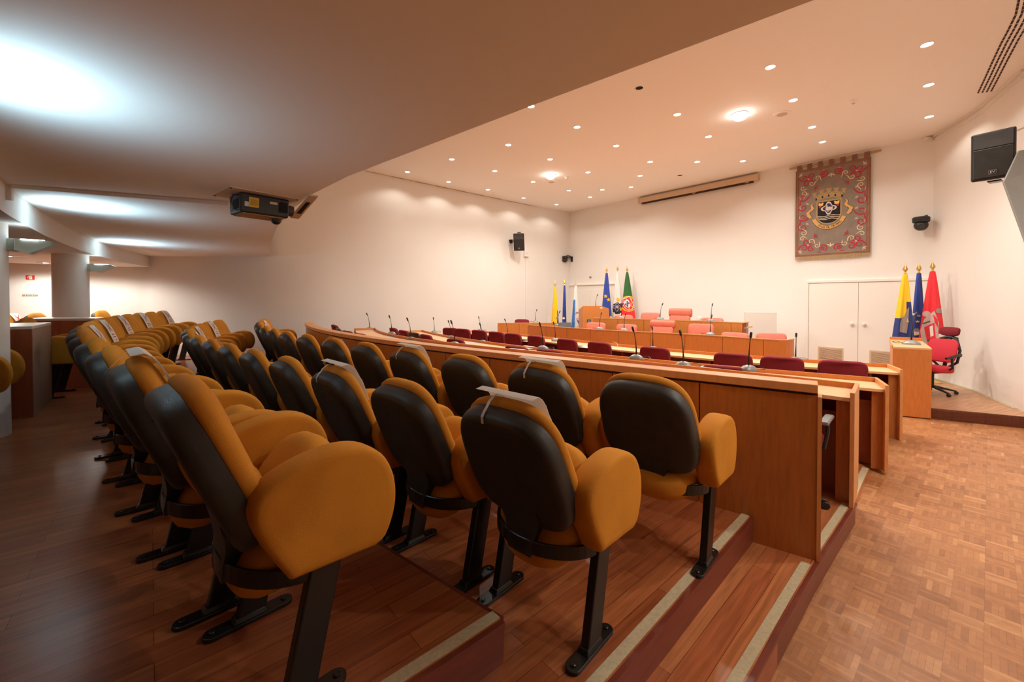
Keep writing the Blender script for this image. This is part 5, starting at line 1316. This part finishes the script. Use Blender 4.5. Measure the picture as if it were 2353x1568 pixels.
for x, y, l in ((1700, 262, 'big glaring round ceiling lamp, the nearer of two'), (1265, 402, 'glaring round ceiling lamp, the farther of two')):
    p = at(x, y, ZC); t = thing('ceiling_lamp', l, 'ceiling lamp', (p.x, p.y, ZC), 0, 'bright round ceiling lamps')
    mb = MB(); mb.lathe([(.13, 0), (.13, -.012), (.115, -.02)], (0, 0, 0), 28); mb.build('trim_ring', 'lampring', t, smooth=True)
    mb = MB(); mb.lathe([(.115, -.014), (.115, -.05), (.09, -.085), (.05, -.105), (.0001, -.112)], (0, 0, 0), 24); mb.build('diffuser', 'lampbig', t, smooth=True)
    spot('ceiling_lamp_beam', (p.x, p.y, ZC-.14), 150, (1, .96, .88), 2.75, .5, .1)
def fitting(name, label, cat, x, y, prof, m, z=ZC, grp=None):
    p = at(x, y, z); t = thing(name, label, cat, (p.x, p.y, z), 0, grp)
    mb = MB(); mb.lathe(prof, (0, 0, 0), 24); mb.build('body', m, t, smooth=True, angle=40); return t
DET = [(.055, 0), (.055, -.012), (.04, -.02), (.03, -.045), (.018, -.05)]
for x, y, l in ((1961, 231, 'white smoke detector on the ceiling right of the round speaker'), (1302, 407, 'small white smoke detector next to the farther glaring lamp'), (1135, 443, 'tiny white smoke detector near the left wall ceiling line')):
    t = fitting('smoke_detector', l, 'smoke detector', x, y, DET, 'ceil'); mb = MB(); mb.lathe([(.02, -.05), (.02, -.055), (.012, -.058)], (0, 0, 0), 16); mb.build('sensor', 'cream', t)
for x, y, l in ((1797, 262, 'round flush speaker grille in the ceiling beside the nearer glaring lamp'), (1267, 418, 'round flush speaker grille in the ceiling beyond the farther glaring lamp')):
    t = fitting('ceiling_speaker', l, 'speaker', x, y, [(.135, 0), (.135, -.008), (.12, -.010)], 'ceil'); mb = MB(); mb.lathe([(.08, -.010), (.08, -.013), (.0001, -.013)], (0, 0, 0), 24); mb.build('grille', 'cream', t)
for x, y, l in ((1469, 202, 'unlit black recessed lamp hole in the ceiling near the low ceiling edge'), (1562, 403, 'dark recessed lamp with a white rim above the screen housing')):
    t = fitting('dead_downlight', l, 'ceiling lamp', x, y, [(.052, -.001), (.062, -.008), (.070, -.006), (.072, 0)], 'lampring'); mb = MB(); mb.lathe([(.055, 0), (.055, -.003), (.0001, -.0035)], (0, 0, 0), 20); mb.build('opening', 'hole', t)
# slot diffuser over the curved right wall: rows of dark slots
SL = [at(x, y, ZC).xy for x, y in [(2247, 214), (2263, 180), (2281, 140), (2300, 100), (2318, 66), (2334, 33), (2340, 5)]]
SL += [SL[-1]+(SL[-1]-SL[-2])*k for k in (1.5, 3.5)]
ctr_ = SL[0]; t = thing('slot_diffuser', 'four lined dark air slot diffuser in the ceiling along the curved right wall', 'air vent', (ctr_.x, ctr_.y, ZC))
wv_ = (at(2277, 210, ZC).xy-SL[0])
mb = MB(); bs = [p-ctr_-wv_*.12 for p in SL]; be = [p-ctr_+wv_*1.12 for p in SL]
mb.rings([[(a.x, a.y, -.001), (b.x, b.y, -.001), (b.x, b.y, -.004), (a.x, a.y, -.004)] for a, b in zip(bs, be)]); mb.build('frame', 'ceil', t)
for k in range(4):
    mb = MB(); o_ = wv_*(k/3)
    dn = 0; Q = []
    for a, b in zip(SL[:-1], SL[1:]):
        n_ = max(2, int((b-a).length/.09))
        for j in range(n_):
            A_, B_ = a+(b-a)*((j+.06)/n_)-ctr_+o_, a+(b-a)*((j+.94)/n_)-ctr_+o_
            s_v = wv_.normalized()*.011
            mb.face([(A_-s_v).to_3d()+Vector((0, 0, -.006)), (B_-s_v).to_3d()+Vector((0, 0, -.006)), (B_+s_v).to_3d()+Vector((0, 0, -.006)), (A_+s_v).to_3d()+Vector((0, 0, -.006))])
    mb.build('slot', 'slot', t)
# slot line along the left wall
a, b = at(838, 393.2, ZC).xy, at(1232, 475.5, ZC).xy; t = thing('slot_diffuser', 'thin long air slot in the ceiling edge along the left wall', 'air vent', (a.x, a.y, ZC), 0); d = b-a
n_ = Vector((d.y, -d.x)).normalized()*.03
MB().prism([Vector((0, 0)), d, d+n_*1.6, n_*1.6], -.006, -.001).build('frame', 'cream', t)
for k in range(9):
    p, q = d*((k+.05)/9), d*((k+.58)/9); MB().prism([p+n_*.4, q+n_*.4, q+n_*1.2, p+n_*1.2], -.009, -.006).build('grille', 'slotpale', t)
# conduit along the right wall ceiling joint and its little box
def inward(pts, d):
    R = []
    for k, p in enumerate(pts):
        t = (pts[min(k+1, len(pts)-1)]-pts[max(k-1, 0)]).normalized(); n = Vector((t.y, -t.x))
        if n.dot(Vector((2.5, 6))-p) < 0: n = -n
        R.append(p+n*d)
    return R
cw = [c2, c2*.5+RW[0]*.5, RW[0], RW[1], RW[1]*.5+RW[2]*.5, RW[2]]
for nm, z0_, z1_ in (('trim_7', ZC-.035, ZC-.003), ('trim_8', ZC-.12, ZC-.105)):
    A, B = inward(cw, .0), inward(cw, .03); mb = MB()
    mb.rings([[(a.x, a.y, z0_), (b.x, b.y, z0_), (b.x, b.y, z1_), (a.x, a.y, z1_)] for a, b in zip(A, B)]); struct(mb, nm, 'wall')
A, B = inward(cw, .0), inward(cw, .05); mb = MB(); mb.rings([[(a.x, a.y, .15), (b.x, b.y, .15), (b.x, b.y, .158), (a.x, a.y, .158)] for a, b in zip(A, B)]); struct(mb, 'trim_9', 'grit')
p = c2+nw*.05-tw*.08; tag(MB().box((p.x, p.y, ZC-.05), (.12, .08, .06)).build('junction_box', 'white', bevel=.005), 'small pale junction box in the ceiling corner at the right', 'wall box')
# rear aisle lamps
for x, y, l in ((20, 588, 'glowing round ceiling lamp of the rear aisle beside the edge column'), (105, 603.5, 'glowing round ceiling lamp of the rear aisle left of the round column')):
    p = at(x, y, HR); t = thing('aisle_lamp', l, 'ceiling lamp', (p.x, p.y, HR), 0, 'rear aisle ceiling lamps')
    mb = MB(); mb.lathe([(.12, 0), (.12, -.008), (.105, -.01)], (0, 0, 0), 24); mb.build('trim_ring', 'lampring', t, smooth=True)
    mb = MB(); mb.lathe([(.105, -.006), (.0001, -.012)], (0, 0, 0), 24); mb.build('diffuser', 'lampaisle', t)
    spot('aisle_lamp_beam', (p.x, p.y, HR-.04), 38, (1, .95, .86), 2.9, .4, .1)
p = (on_rear(270, 1.0)[0]); spot('aisle_lamp_beam', (p.x, p.y, HR-.04), 38, (1, .95, .86), 2.9, .4, .1)
p = on_rear(14, 1.2)[0]+Vector((.4, -2.2)); spot('aisle_lamp_beam', (p.x, p.y, HR-.04), 30, (1, .95, .86), 2.9, .4, .1)
# ------------------------------------------------------------------ world and view
w = bpy.data.worlds.new('world'); S.world = w; w.use_nodes = True
w.node_tree.nodes['Background'].inputs['Color'].default_value = (1, .9, .8, 1); w.node_tree.nodes['Background'].inputs['Strength'].default_value = .02
S.view_settings.view_transform = 'Standard'; S.view_settings.look = 'None'; S.view_settings.gamma = 1; S.view_settings.use_curve_mapping = False
S.view_settings.exposure = 0.85
S.cycles.max_bounces = 10; S.cycles.diffuse_bounces = 6; S.cycles.glossy_bounces = 4; S.cycles.use_denoising = True
S.cycles.sample_clamp_indirect = 6; S.cycles.caustics_reflective = False; S.cycles.caustics_refractive = False
